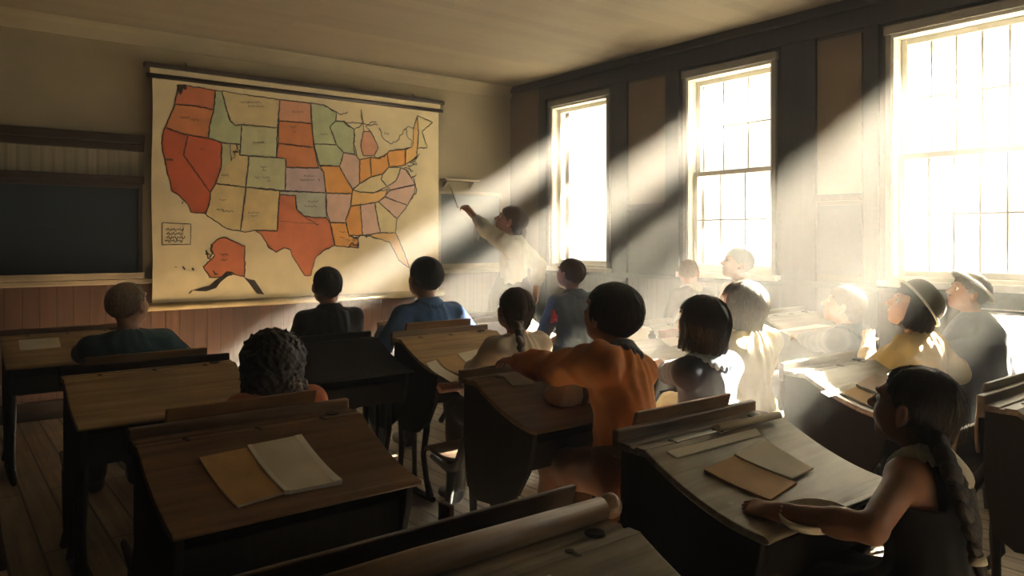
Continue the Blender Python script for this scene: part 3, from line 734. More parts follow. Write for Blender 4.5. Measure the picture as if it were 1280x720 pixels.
tag(st, 'cream canvas satchel with a brown strap lying before the orange-clad pupil', 'bag')
rg = sheet(d, [(620, 470), (664, 466), (668, 482), (640, 484)], 'handkerchief', cloth('grey_handkerchief', (.30, .28, .24)), .006, 'crumpled greyish cloth on the desk left of the satchel', 'cloth', bulge=.012)
# papers desk
d = D['papers']
sheet(d, [(833, 566), (945, 537), (952, 545), (846, 574)], 'paper_strip', 'paper', .003, 'long white paper strip across the top of the papers desk', 'paper')
sheet(d, [(918, 573), (955, 553), (1017, 590), (990, 603)], 'envelope', 'paper', .004, 'white envelope overlapping the tan folder on the papers desk', 'envelope', lift=.008)
sheet(d, [(880, 590), (918, 572), (996, 606), (963, 628)], 'folder', 'kraft', .006, 'tan folder under the white envelope on the papers desk', 'folder')
sheet(d, [(893, 532), (925, 525), (938, 531), (900, 543)], 'writing_paper', 'paper_old', .003, 'small grey-white sheet below the back rail of the papers desk', 'paper')
a, b = hit(d, 897, 540), hit(d, 974, 527)
rp = MB(); rp.tube([(d.x+a[0]-1.9, d.y+a[1]-1.3, .80), (d.x+b[0]-1.9, d.y+b[1]-1.3, .80)], .011, 14)
o = rp.build('paper_roll', 'paper_old', None, (1.9, 1.3, ztop(a[1])*d.hs+.012-.80)); tag(o, 'thin rolled pale paper lying along the ledge of the papers desk', 'paper roll')
# books desk
d = D['books']
sheet(d, [(1026, 491), (1088, 476), (1094, 480), (1036, 497)], 'paper_strip', 'paper', .003, 'pale paper strip above the two brown books on the grey desk', 'paper')
sheet(d, [(1052, 493), (1070, 487), (1118, 505), (1100, 514)], 'exercise_book', 'kraft', .008, 'lower of two brown exercise books partly behind the braided pupil', 'book', edge='paper_old')
sheet(d, [(1070, 486), (1094, 472), (1128, 486), (1110, 500)], 'exercise_book', 'kraft_dark', .010, 'darker brown exercise book nearer the back rail of the grey desk', 'book', edge='paper_old', lift=.010)
# dark desk
d = D['dark']
sheet(d, [(403, 416), (440, 412), (446, 421), (420, 424)], 'writing_paper', 'paper', .003, 'small white sheet on the dark desk between the two front pupils', 'paper')
# ink pot desk
d = D['inkpot']
sheet(d, [(748, 412), (800, 407), (822, 423), (768, 430)], 'writing_paper', 'paper', .003, 'large sunlit white sheet on the ink-pot desk', 'paper')
sheet(d, [(826, 424), (842, 421), (862, 428), (838, 434)], 'writing_paper', 'paper', .003, 'small white sheet between ink-pot desk box and navy-dressed pupil', 'paper')
q = hit(d, 815, 424)
ip = empty('ink_pot', (d.x+q[0], d.y+q[1], ztop(q[1])*d.hs+.004))
MB().lathe([(0, 0), (.020, 0), (.023, .006), (.022, .022), (.012, .03), (.011, .036), (.0, .036)], seg=20).build('pot_body', 'glass_pot', ip)
MB().lathe([(0, .036), (.014, .036), (.015, .041), (.012, .046), (0, .047)], seg=20).build('stopper', 'iron', ip)
tag(ip, 'small dark ink pot on the white-papered sunlit desk', 'ink pot')
q = hit(d, 836, 414)
bx = empty('pencil_box', (d.x+q[0], d.y+q[1], ztop(q[1])*d.hs+.004), .1)
MB().box(-.07, .07, -.025, .025, 0, .032).build('box_body', 'leather', bx, bevel=.004)
MB().box(-.072, .072, -.027, .027, .032, .042).build('lid', 'leather_red', bx, bevel=.004)
tag(bx, 'small brown wooden pencil box beside the dark ink pot', 'box')
# window desk, right desk
d = D['window']
sheet(d, [(970, 400), (1020, 396), (1040, 408), (990, 414)], 'writing_paper', 'paper', .003, 'white sheet on the desk beside the middle window', 'paper')
d = D['right']
sheet(d, [(-.20, -.10), (.18, -.10), (.18, -.36), (-.20, -.36)], 'writing_slate', 'slate_pale', .008, 'grey writing slate on the desk at the right edge', 'slate', px=False, edge='trim_dark')
d = D['front']
sheet(d, [(-.2, -.12), (.1, -.12), (.1, -.34), (-.2, -.34)], 'writing_paper', 'paper', .003, 'white sheet on the low desk near the first window', 'paper', px=False)
d = D['farright']
sheet(d, [(-.2, -.12), (.16, -.12), (.16, -.36), (-.2, -.36)], 'writing_paper', 'paper', .003, 'white sheet on the desk beneath the curtained light', 'paper', px=False)
d = D['near']
sheet(d, [(-.1, -.10), (.2, -.09), (.22, -.32), (-.08, -.33)], 'copy_book', 'paper_old', .008, 'flat pale copybook on the nearest desk below the rounded rail', 'book', px=False, edge='kraft')
sheet(D['farleft'], [(-.25, -.1), (-.05, -.1), (-.05, -.2), (-.25, -.2)], 'writing_paper', 'paper_old', .003, 'cream slip of paper on the far left desk', 'paper', px=False)

def stool(x, y, h, label):
    r = empty('stool', (x, y, 0)); MB().lathe([(0, h-.03), (.14, h-.03), (.155, h-.02), (.155, h-.006), (.145, h), (0, h)], seg=28).build('seat', 'seat_dark', r)
    for i in range(4):
        a = PI/4+i*PI/2
        MB().tube([(.09*math.cos(a), .09*math.sin(a), h-.03), (.15*math.cos(a), .15*math.sin(a), 0)], [.016, .013], 10).build('leg', 'seat_dark', r)
    tag(r, label, 'stool')
# ------------------------------------------------------------------ signed distance modelling for people
A_ = np.array
def V3(*a): return np.array(a, dtype=float)
def unit(a): return a/ (np.linalg.norm(a)+1e-12)

class Sdf:
    def __init__(s): s.p = []
    def _a(s, fn, lo, hi, k, op='u'): s.p.append((fn, A_(lo, float), A_(hi, float), k, op)); return s
    def cone(s, a, b, r1, r2=None, k=.015, op='u'):
        a, b = A_(a, float), A_(b, float); r2 = r1 if r2 is None else r2; ba = b-a; L = float(ba@ba)+1e-12
        def fn(P):
            pa = P-a; t = np.clip(pa@ba/L, 0, 1); d = pa-t[:, None]*ba
            return np.sqrt(np.einsum('ij,ij->i', d, d))-(r1+(r2-r1)*t)
        rm = max(r1, r2); return s._a(fn, np.minimum(a, b)-rm, np.maximum(a, b)+rm, k, op)
    def ell(s, c, r, R=None, k=.015, op='u'):
        c = A_(c, float); r = A_(r, float); R_ = np.eye(3) if R is None else R
        def fn(P):
            q = (P-c)@R_; k0 = np.linalg.norm(q/r, axis=1); k1 = np.linalg.norm(q/(r*r), axis=1)
            return k0*(k0-1)/np.maximum(k1, 1e-6)
        m = r.max(); return s._a(fn, c-m, c+m, k, op)
    def raw(s, fn, lo, hi, k=.01, op='u'): return s._a(fn, lo, hi, k, op)
    def ev(s, P, margin=None):
        d = np.full(len(P), .6)
        for fn, lo, hi, k, op in s.p:
            if margin is None: idx = slice(None); Q = P
            else:
                mk = np.all((P > lo-margin) & (P < hi+margin), axis=1); idx = np.nonzero(mk)[0]
                if len(idx) == 0: continue
                Q = P[idx]
            e = fn(Q); c = d[idx]
            if op == 'u':
                h = np.clip(.5+.5*(c-e)/k, 0, 1); d[idx] = c*(1-h)+e*h-k*h*(1-h)
            elif op == 's':      # subtract e
                e = -e; h = np.clip(.5-.5*(c-e)/k, 0, 1); d[idx] = c*(1-h)+e*h+k*h*(1-h)
            elif op == 'i':      # intersect with half space etc
                h = np.clip(.5-.5*(c-e)/k, 0, 1); d[idx] = c*(1-h)+e*h+k*h*(1-h)
            elif op == 'd':      # displacement
                d[idx] = c+e
        return d
    def bounds(s):
        us = [p for p in s.p if p[4] == 'u']
        return np.min([p[1] for p in us], 0)-.02, np.max([p[2] for p in us], 0)+.02

def polygonise(sd, h):
    lo, hi = sd.bounds(); Bk = 10
    n = np.ceil((hi-lo)/(h*Bk)).astype(int)*Bk+1
    D_ = np.full(tuple(n), .6)
    nb = (n-1)//Bk
    g = np.stack(np.meshgrid(*[np.arange(x) for x in nb], indexing='ij'), -1).reshape(-1, 3)
    cen = lo+(g+.5)*Bk*h
    dc = sd.ev(cen)
    keep = g[np.abs(dc) < Bk*h*.9*1.9]
    inside = g[(dc < 0) & ~(np.abs(dc) < Bk*h*.9*1.9)]
    for b in inside: D_[b[0]*Bk:(b[0]+1)*Bk+1, b[1]*Bk:(b[1]+1)*Bk+1, b[2]*Bk:(b[2]+1)*Bk+1] = -.6
    o = np.stack(np.meshgrid(*[np.arange(Bk+1)]*3, indexing='ij'), -1).reshape(-1, 3)
    CH = 200
    for i in range(0, len(keep), CH):
        kb = keep[i:i+CH]
        I = (kb[:, None, :]*Bk+o[None]).reshape(-1, 3)
        v = sd.ev(lo+I*h, margin=.05)
        D_[I[:, 0], I[:, 1], I[:, 2]] = v
    # surface nets
    s = D_ < 0
    cs = [s[dx:n[0]-1+dx, dy:n[1]-1+dy, dz:n[2]-1+dz] for dx in (0, 1) for dy in (0, 1) for dz in (0, 1)]
    allin = np.logical_and.reduce(cs); anyin = np.logical_or.reduce(cs)
    act = anyin & ~allin
    ii = np.argwhere(act)
    idm = np.full(act.shape, -1, dtype=np.int64); idm[act] = np.arange(len(ii))
    corners = A_([(a, b, c) for a in (0, 1) for b in (0, 1) for c in (0, 1)])
    vals = np.stack([D_[ii[:, 0]+c[0], ii[:, 1]+c[1], ii[:, 2]+c[2]] for c in corners], 1)
    acc = np.zeros((len(ii), 3)); cnt = np.zeros(len(ii))
    for a in range(8):
        for b in range(a+1, 8):
            if np.abs(corners[a]-corners[b]).sum() != 1: continue
            va, vb = vals[:, a], vals[:, b]; m = (va < 0) != (vb < 0)
            t = np.where(m, va/np.where(m, va-vb, 1), 0)
            p = corners[a]+(corners[b]-corners[a])*t[:, None]
            acc[m] += p[m]; cnt[m] += 1
    verts = lo+(ii+acc/cnt[:, None])*h
    faces = []
    for ax in range(3):
        sl0 = [slice(None)]*3; sl1 = [slice(None)]*3; sl0[ax] = slice(0, -1); sl1[ax] = slice(1, None)
        a, b = s[tuple(sl0)], s[tuple(sl1)]
        e = np.argwhere(a != b)
        u_, w_ = (ax+1) % 3, (ax+2) % 3
        e = e[(e[:, u_] > 0) & (e[:, w_] > 0) & (e[:, u_] < n[u_]-1) & (e[:, w_] < n[w_]-1)]
        def cid(du, dw):
            q = e.copy(); q[:, u_] -= du; q[:, w_] -= dw; return idm[q[:, 0], q[:, 1], q[:, 2]]
        f = np.stack([cid(1, 1), cid(0, 1), cid(0, 0), cid(1, 0)], 1)
        fl = ~a[e[:, 0], e[:, 1], e[:, 2]]
        f[fl] = f[fl][:, ::-1]; f = f[(f >= 0).all(1)]
        faces.append(f)
    return verts, np.concatenate(faces)

def sdf_obj(sd, h, name, mat, parent=None, origin=(0, 0, 0), biggest=False):
    v, f = polygonise(sd, h); v = v-A_(origin, float)
    me = bpy.data.meshes.new(name)
    me.vertices.add(len(v)); me.vertices.foreach_set('co', v.astype(np.float32).ravel())
    me.loops.add(len(f)*4); me.loops.foreach_set('vertex_index', f.astype(np.int32).ravel())
    me.polygons.add(len(f)); me.polygons.foreach_set('loop_start', (np.arange(len(f))*4).astype(np.int32))
    try: me.polygons.foreach_set('loop_total', np.full(len(f), 4, np.int32))
    except Exception: pass
    me.polygons.foreach_set('use_smooth', np.ones(len(f), bool))
    me.update(calc_edges=True); me.validate()
    for m in (mat if isinstance(mat, (list, tuple)) else [mat]): me.materials.append(M[m] if isinstance(m, str) else m)
    o = bpy.data.objects.new(name, me); C.objects.link(o)
    if parent: o.parent = parent
    return o

def pn(P, f, seed=0.0):
    x, y, z = P[:, 0]*f+seed, P[:, 1]*f+seed*1.7, P[:, 2]*f-seed*.6
    return (np.sin(x+1.3*np.sin(y*.9+z*.4))+np.sin(y*1.1+1.2*np.sin(z*.8+x*.5))+np.sin(z*.9+1.4*np.sin(x*.7-y*.6)))/3
# ------------------------------------------------------------------ people
MAPC = V3(*(lambda p: (p[0], MY, p[1]))(on_front(372, 235, MY)))
def ik(S_, T_, l1, l2, pole):
    v = T_-S_; d = np.linalg.norm(v); dm = (l1+l2)*.995
    dr = unit(v)
    if d > dm: T_ = S_+dr*dm; d = dm
    a = (l1*l1-l2*l2+d*d)/(2*d); hh = math.sqrt(max(0, l1*l1-a*a))
    pl = unit(pole-dr*(pole@dr)); return S_+dr*a+pl*hh, T_

def add_hand(sd, W_, d, n, side, k, curl=.35, point=False, spread=1.0):
    d = unit(d); n = unit(n-d*(n@d)); t = np.cross(n, d)*side
    offs = (.027, .009, -.009, -.025); lens = ((.034, .022, .018), (.038, .025, .019), (.035, .023, .018), (.027, .017, .016))
    for i, (o, L) in enumerate(zip(offs, lens)):
        kn = W_+(d*(.082-.004*abs(i-1.2))+t*o*spread)*k
        sd.cone(W_+(d*.012+t*o*.55)*k, kn, .0125*k, .0105*k, k=.014*k)
    sd.cone(W_-d*.02*k, W_+d*.03*k, .021*k, .017*k, k=.02*k)
    for i, (o, L) in enumerate(zip(offs, lens)):
        p = W_+(d*(.082-.004*abs(i-1.2))+t*o*spread)*k; a = 0; fan = t*(o*.9*(spread-.4))
        c = (.06 if (point and i == 0) else curl)
        for j, l in enumerate(L):
            a += c*(1.0 if j else .8)
            dr = unit(d*math.cos(a)-n*math.sin(a)+fan*4*.3)
            q = p+dr*l*k; r = (.0082, .0074, .0066, .0058)
            sd.cone(p, q, r[j]*k*(1 if i < 3 else .88), r[j+1]*k*(1 if i < 3 else .88), k=.0035*k); p = q
    b = W_+(d*.02+t*.018-n*.006)*k; m = b+unit(t*.75+d*.75-n*.35)*.036*k; e = m+unit(d*.95+t*.2-n*(.25+curl*.6))*.028*k
    sd.cone(b, m, .0135*k, .010*k, k=.012*k); sd.cone(m, e, .0095*k, .0075*k, k=.006*k)

def basis(f, up=V3(0, 0, 1)):
    f = unit(f); r = unit(np.cross(f, up)); u = np.cross(r, f); return np.stack([r, f, u], 1)

def head_sdf(sd, hc, R, k, mouth_open=0):
    L = lambda x, y, z: hc+R@V3(x, y, z)*k
    E = lambda c, r, kk, op='u', Rr=None: sd.ell(L(*c), V3(*r)*k, R if Rr is None else Rr, k=kk*k, op=op)
    E((0, -.012, .024), (.072, .092, .081), .01)
    E((0, .022, -.028), (.058, .064, .074), .03)
    E((0, .058, -.078), (.026, .024, .022), .03)       # chin
    for s in (-1, 1):
        E((s*.030, .052, -.028), (.026, .026, .026), .025)  # cheeks
        E((s*.048, .005, -.062), (.016, .035, .022), .03)   # jaw
        E((s*.026, .074, .030), (.026, .014, .010), .012)   # brow
        E((s*.029, .091, .006), (.017, .014, .013), .010, 's')
    sd.cone(L(0, .082, .016), L(0, .105, -.018), .008*k, .0105*k, k=.012*k)
    E((0, .106, -.021), (.0125, .011, .010), .008)
    for s in (-1, 1): E((s*.011, .096, -.024), (.008, .010, .007), .006)
    E((0, .086, -.046), (.022, .010, .0055), .006); E((0, .084, -.056), (.019, .010, .006), .006)
    E((0, .098, -.051), (.020, .006, .0014), .002, 's')
    for s in (-1, 1):
        a = s*.35; Re = R@A_([[math.cos(a), math.sin(a), 0], [-math.sin(a), math.cos(a), 0], [0, 0, 1]])
        E((s*.079, -.006, -.006), (.008, .018, .029), .006, 'u', Re)
        E((s*.087, -.002, -.003), (.005, .009, .016), .004, 's', Re)
        E((s*.073, .002, -.033), (.006, .008, .009), .006, 'u')
    return L

def hair_fn(kind, hc, R, k, amp=.0012, freq=44, seed=0):
    def loc(P): return ((P-hc)@R)/k
    def ellq(q, c, r):
        q = (q-A_(c))/A_(r); k0 = np.linalg.norm(q, axis=1); k1 = np.linalg.norm(q/A_(r), axis=1); return k0*(k0-1)/np.maximum(k1, 1e-6)
    def sminn(a, b, kk): h = np.clip(.5+.5*(b-a)/kk, 0, 1); return b*(1-h)+a*h-kk*h*(1-h)
    def smax(a, b, kk=.006): return -sminn(-a, -b, kk)
    def fn(P):
        q = loc(P); x, y, z = q.T
        ph = np.arctan2(x, -y+.02)
        wv = 2.4*np.sin(z*21+ph*3+seed)+2.0*np.sin(ph*5.3+seed*2)
        st = (np.sin(ph*freq*1.7+wv)*.35+np.sin(ph*freq*.61+wv*1.7+1)*.5+np.sin(ph*freq*2.9+wv)*.25)*amp*.75+.0016*np.sin(ph*9+wv*.6)*np.clip(1-z*7, 0, 1)
        rag = .006*np.sin(ph*17+seed)+.004*np.sin(ph*31)
        if kind == 'short':
            d = ellq(q, (0, -.014, .032), (.080, .102, .086))
            d = smax(d, (.9*y-.45*z-.043+rag*.6)); d = smax(d, (-.015+.78*y-z+rag*.5)*.8)
        elif kind == 'crop':
            d = ellq(q, (0, -.013, .028), (.0765, .097, .083))
            d = smax(d, (.9*y-.45*z-.040)); d = smax(d, (-.008+.78*y-z)*.8)
        elif kind == 'bowl':
            d = ellq(q, (0, -.018, .026), (.092, .108, .096))
            d = smax(d, -np.maximum(.030-y, z-.050)+rag*.3); d = smax(d, (-.035+.45*y-z+rag*.5)*.9)
        elif kind == 'cap':
            d = ellq(q, (0, -.018, .028), (.0795, .104, .090))
            d = sminn(d, ellq(q, (0, -.060, -.045), (.052, .045, .05)), .03)
            d = smax(d, (.80*y-.60*z-.008+rag*.5)); d = smax(d, np.minimum(.9, (-.030+.9*y-z)*.75+.0*x)+np.where(y < -.03, -.02, 0))
            d = d+.004*np.exp(-(x/.004)**2)*(z > .03)      # centre parting
        elif kind == 'bob':
            d = ellq(q, (0, -.018, .022), (.097, .112, .100))
            lw = np.sqrt((x/1.0)**2+((y+.022)/1.08)**2)-(.088+.010*np.clip(-z/.1, 0, 1)); lw = np.maximum(lw, np.abs(z+.055)-.055)
            d = sminn(d, lw, .03)
            d = smax(d, -np.maximum(.034-y, z-.048)+rag*.3); d = smax(d, (-.102-z)+rag)
        elif kind == 'long':
            d = ellq(q, (0, -.020, .024), (.098, .114, .100))
            lw = np.sqrt((x/1.05)**2+((y+.04)/.85)**2)-.088; lw = np.maximum(lw, np.abs(z+.10)-.10)
            d = sminn(d, lw, .04)
            d = smax(d, -np.maximum(.026-y, z-.050)+rag*.3); d = smax(d, (-.185-z)+rag*1.6)
        elif kind == 'curly':
            d = ellq(q, (0, -.030, .018), (.125, .120, .112))
            d = sminn(d, ellq(q, (0, -.045, -.09), (.118, .085, .085)), .05)
            d = smax(d, -np.maximum(.035-y, z-.048))
            n1 = np.sin(q[:, 0]*95+3*np.sin(z*42))*np.sin(y*90+2.5*np.sin(z*38+x*30))*np.sin(z*80+2*np.sin(x*50))
            d = d+.009*n1+.004*np.sin(x*210)*np.sin(y*200)*np.sin(z*190)
        return (d+st)*k*.9
    m = .20*k
    return fn, hc-m, hc+m

PEOPLE = []
def strands(fns, hc, R, k, n, base, seed, rad=.0008):
    """fine locks that follow the hair surface from the crown down"""
    rnd = np.random.RandomState(seed); m = 15
    ph0 = rnd.uniform(-PI, PI, n); t0 = np.arccos(np.clip(1-rnd.uniform(0, 1, n)**1.1*1.5, -1, 1))*.95; ln = rnd.uniform(.5, 1.5, n)
    t = t0[:, None]+np.linspace(0, 1, m)[None]*ln[:, None]
    ph = ph0[:, None]+rnd.uniform(-.22, .22, n)[:, None]*np.linspace(0, 1, m)[None]+.05*np.sin(t*6+ph0[:, None]*9)
    ok0 = t < 2.65
    d = np.stack([np.sin(t)*np.sin(ph), -np.sin(t)*np.cos(ph), np.cos(t)], -1)
    c0 = V3(0, -.022, .018); rs = np.linspace(.24, .03, 43)
    P = hc+((c0+d[:, :, None, :]*rs[None, None, :, None])*k)@R.T
    f = np.min([fn(P.reshape(-1, 3)) for fn in fns], 0).reshape(n, m, 43)
    neg = f < 0; has = neg[:, :, 1:].any(2); i1 = np.argmax(neg[:, :, 1:], 2)+1
    a = np.take_along_axis(f, (i1-1)[..., None], 2)[..., 0]; b = np.take_along_axis(f, i1[..., None], 2)[..., 0]
    u = np.clip(a/(a-b+1e-9), 0, 1); r = rs[i1-1]+(rs[i1]-rs[i1-1])*u
    off = rnd.uniform(-.0002, .0016, n)[:, None]+np.linspace(0, 1, m)[None]**3*rnd.uniform(0, .004, n)[:, None]
    L_ = c0+d*(r+off)[..., None]; ok = has & ok0
    mb = MB()
    for i in range(n):
        pts = []
        for j in range(m):
            if not ok[i, j] or (pts and np.linalg.norm(L_[i, j]-pts[-1]) > .035): break
            pts.append(L_[i, j])
        if len(pts) < 4: continue
        e = unit(pts[-1]-pts[-2]); pts.append(pts[-1]+e*.008+V3(0, 0, -.002))
        q = [hc+R@p*k-base for p in pts]; rr = [rad*.5]+[rad]*(len(q)-2)+[rad*.2]
        mb.tube(q, rr, 4, cap=False)
    return mb
def person(key, label, hc, seat_z=.43, hip=None, body_yaw=0, k=1.0, look=None, skin='skin_mid', hair='short', hairm='hair_dark', h=.0065, sw=1.0,
           hands=(None, None), handn=(None, None), curl=.35, top='shirt', sleeve=1.0, bottom='trousers', bmat='cloth_dark', standing=False, folds=.004, puff=.010,
           collar=None, extras=(), braid=None, strap=None, hat=None, roll=0, hip_back=.06, pole=None, skirt_w=1.0, hamp=.0012, legs=True, shoes=True, point=False, grp=None, leg_yaw=None):
    hc = A_(hc, float)
    look = MAPC if look is None else A_(look, float)
    hf = unit(look-hc); Rh = basis(hf)
    if roll:
        c, s_ = math.cos(roll), math.sin(roll); Rh = Rh@A_([[c, 0, s_], [0, 1, 0], [-s_, 0, c]])
    bf = V3(-math.sin(body_yaw), math.cos(body_yaw), 0); br = V3(math.cos(body_yaw), math.sin(body_yaw), 0)
    nb = hc-V3(0, 0, 1)*.135*k-bf*.028*k-Rh[:, 1]*.01*k
    if hip is None: hip = V3(hc[0], hc[1], 0)-bf*hip_back
    pel = V3(hip[0], hip[1], seat_z+.095*k) if not standing else V3(hip[0], hip[1], seat_z)
    up = unit(nb-pel); L = np.linalg.norm(nb-pel); r_ = unit(np.cross(bf, up)); f_ = np.cross(up, r_); Rb = np.stack([r_, f_, up], 1); kl = L/.40
    S_ = [nb-up*.048*k+r_*s*.132*k*sw for s in (-1, 1)]
    base = V3(pel[0], pel[1], 0)
    def torso(sd, g=0.0, lo=True):
        if lo: sd.ell(pel+up*.01, V3(.138*k+g, .108*k+g, .105*k+g), Rb, k=.03)
        sd.ell(pel+up*.38*L, V3(.118*k*(.6+.4*sw)+g, .088*k+g, .15*kl+g), Rb, k=.04)
        sd.ell(pel+up*.70*L, V3(.128*k*sw+g, .092*k+g, .14*kl+g), Rb, k=.04)
        for s in (0, 1): sd.cone(nb-up*.035*k-f_*.005, S_[s], .046*k+g, .047*k+g, k=.035)
    # arms
    l1, l2 = .235*k, .215*k; arms = []
    for i, s in enumerate((-1, 1)):
        T_ = hands[i]
        if T_ is None: T_ = pel+f_*.24*k+r_*s*.07+V3(0, 0, .06)
        pl = (r_*s*.9-V3(0, 0, 1)*.8-bf*.3) if pole is None or pole[i] is None else A_(pole[i], float)
        E_, Wr = ik(S_[i], A_(T_, float), l1, l2, pl); arms.append((E_, Wr))
    # ---- body
    sd = Sdf(); torso(sd)
    head_sdf(sd, hc, Rh, k)
    sd.cone(nb-up*.04*k, hc-Rh[:, 2]*.055*k-Rh[:, 1]*.018*k, .044*k, .043*k, k=.025)
    sd.cone(nb-up*.01*k, nb-up*.05*k, .05*k, .07*k, k=.03)
    for i in (0, 1):
        E_, Wr = arms[i]
        sd.cone(S_[i], E_, .042*k, .033*k, k=.025); sd.cone(E_, E_+(Wr-E_)*.35, .034*k, .034*k, k=.015); sd.cone(E_+(Wr-E_)*.3, Wr, .034*k, .021*k, k=.015)
    legsj = []
    lf = bf if leg_yaw is None else V3(-math.sin(leg_yaw), math.cos(leg_yaw), 0)
    for s in (-1, 1):
        hj = pel+r_*s*.075*k-up*.01
        if standing:
            kn = V3(*(hj+r_*s*.01)); kn[2] = .48*pel[2]+.03; an = kn.copy(); an[2] = .07; kn += bf*.015
        else:
            kn = hj+lf*.36*k+br*s*.02; kn[2] = min(seat_z+.05, .50*k+.02); an = kn+bf*.02; an[2] = .075
        legsj.append((hj, kn, an))
        if legs:
            sd.cone(hj, kn, .072*k, .050*k, k=.03); sd.cone(kn, kn+(an-kn)*.35, .048*k, .05*k, k=.02); sd.cone(kn+(an-kn)*.3, an, .05*k, .031*k, k=.02)
            sd.cone(an-V3(0, 0, .03), an+bf*.11*k-V3(0, 0, .045), .03*k, .022*k, k=.02)
    for i, s in enumerate((-1, 1)):
        E_, Wr = arms[i]; n_ = handn[i]
        n_ = V3(0, 0, 1)+.0*r_ if n_ is None else A_(n_, float)
        dr = unit(Wr-E_)
        if abs(dr@unit(n_)) > .9: n_ = bf
        add_hand(sd, Wr, dr, n_, s, k*.92, curl=curl if not hasattr(curl, '__len__') else curl[i], point=point and i == 0)
    body = sdf_obj(sd, h, 'person', skin, None, base)
    body.location = base.tolist()
    tag(body, label, 'person', grp)
    par = lambda sdx, nm, mt, hh=None: sdf_obj(sdx, hh or h, nm, mt, body, base)
    # ---- eyes, brows, lips
    for s in (-1, 1):
        c = hc+Rh@V3(s*.029, .0735, .007)*k
        e = MB(); prof = [(0, -1)]+[(math.sin(a), -math.cos(a)) for a in [PI*j/10 for j in range(1, 10)]]+[(0, 1)]
        e.lathe([(r*.0118*k, z*.0118*k) for r, z in prof], (0, 0, 0), 16, axis=Vector(Rh[:, 1]))
        for fi, f in enumerate(e.f):
            cc = sum((Vector(e.v[i]) for i in f), Vector())/len(f)
            if cc.normalized().dot(Vector(Rh[:, 1])) > .86: e.mi[fi] = 1
        e.build('eye', ['eye_white', 'eye_dark'], body, (c-base).tolist())
    for s in (-1, 1):
        m = MB()
        pts = [hc+Rh@V3(s*a, .088-.004*abs(a-.03)/.012, z)*k-base for a, z in ((.014, .030), (.024, .034), (.036, .033), (.045, .028))]
        m.tube(pts, [.0016*k, .0028*k, .0026*k, .001*k], 6)
        m.build('eyebrow', hairm, body)
    # ---- garment
    g = Sdf(); gi = .012
    torso(g, gi)
    for i in (0, 1):
        E_, Wr = arms[i]
        if sleeve > 0:
            fe = min(1, sleeve*2); g.cone(S_[i], S_[i]+(E_-S_[i])*fe, .046*k+puff*1.3, .036*k+puff, k=.02)
            if sleeve > .5:
                t = (sleeve-.5)*2*.93; g.cone(E_, E_+(Wr-E_)*t*.6, .036*k+puff, .032*k+puff, k=.02); g.cone(E_+(Wr-E_)*t*.55, E_+(Wr-E_)*t, .032*k+puff, .024*k+puff*.6, k=.012)
    if bottom == 'dress':
        add_skirt(g, pel, up, f_, r_, bf, br, k, legsj, standing, skirt_w, seat_z)
    def fold(P):
        q = (P-pel)@Rb; a = np.arctan2(q[:, 0], q[:, 1])
        return folds*(.55*np.sin(a*13+3*np.sin(q[:, 2]*14))*np.clip(.3+1.2*np.abs(q[:, 2]-.2)*3, 0, 1)+.6*pn(P, 38, k*7+hc[0])+.35*pn(P, 85, 2+hc[1]))
    g.raw(fold, g.bounds()[0], g.bounds()[1], op='d')
    # neck opening
    g.cone(nb-up*.0*k+f_*.02, nb+up*.10*k, .050*k, .062*k, k=.006, op='s')
    if sleeve == 0:
        for i in (0, 1):
            s = (-1, 1)[i]
            g.raw(lambda P, s=s: np.minimum(((P-nb)@r_)*s-.098*k*sw, (P-nb)@up+.12*k), g.bounds()[0], g.bounds()[1], k=.006, op='i')
    par(g, 'dress' if bottom == 'dress' else 'shirt', top)
    if bottom == 'trousers' and legs:
        t = Sdf(); t.ell(pel-up*.0, V3(.148*k, .12*k, .09*k), Rb, k=.03)
        for hj, kn, an in legsj: t.cone(hj, kn, .088*k, .066*k, k=.03); t.cone(kn, an+V3(0, 0, .02), .066*k, .05*k, k=.02)
        t.raw(lambda P: folds*.8*pn(P, 42, 3), t.bounds()[0], t.bounds()[1], op='d'); par(t, 'trousers', bmat, max(h, .007))
    if bottom == 'skirt':
        t = Sdf(); add_skirt(t, pel, up, f_, r_, bf, br, k, legsj, standing, skirt_w, seat_z); 
        t.raw(lambda P: .006*np.sin(np.arctan2(P[:, 0]-pel[0], P[:, 1]-pel[1])*16+2*np.sin(P[:, 2]*5)) * np.clip((pel[2]+.05-P[:, 2])*3, 0, 1), *t.bounds(), op='d')
        par(t, 'skirt', bmat, max(h, .006))
    if legs and shoes:
        for hj, kn, an in legsj:
            t = Sdf(); t.cone(an-V3(0, 0, .005), an-V3(0, 0, .03), .040*k, .040*k, k=.02); t.cone(an-V3(0, 0, .03), an+bf*.12*k-V3(0, 0, .042), .038*k, .030*k, k=.02)
            t.raw(lambda P: -(P[:, 2]-.004), *t.bounds(), k=.004, op='i')
            par(t, 'shoe', 'shoe_leather', .008)
    # ---- collar, straps, hair
    if collar:
        c = Sdf(); cm, cr = collar[0], collar[1]
        torso(c, gi+.010, lo=False); c.cone(nb-up*.02, nb+up*.02*k, .060*k, .056*k, k=.02)
        nbc = nb+up*.0; c.raw(lambda P: np.linalg.norm((P-nbc)@np.stack([r_, f_, up*1.0], 1), axis=1)-cr*k+.004*np.sin(np.arctan2((P-nbc)@r_, (P-nbc)@f_)*22), *c.bounds(), k=.004, op='i')
        c.cone(nb+f_*.016, nb+up*.12*k, .047*k, .062*k, k=.004, op='s')
        par(c, 'collar', cm)
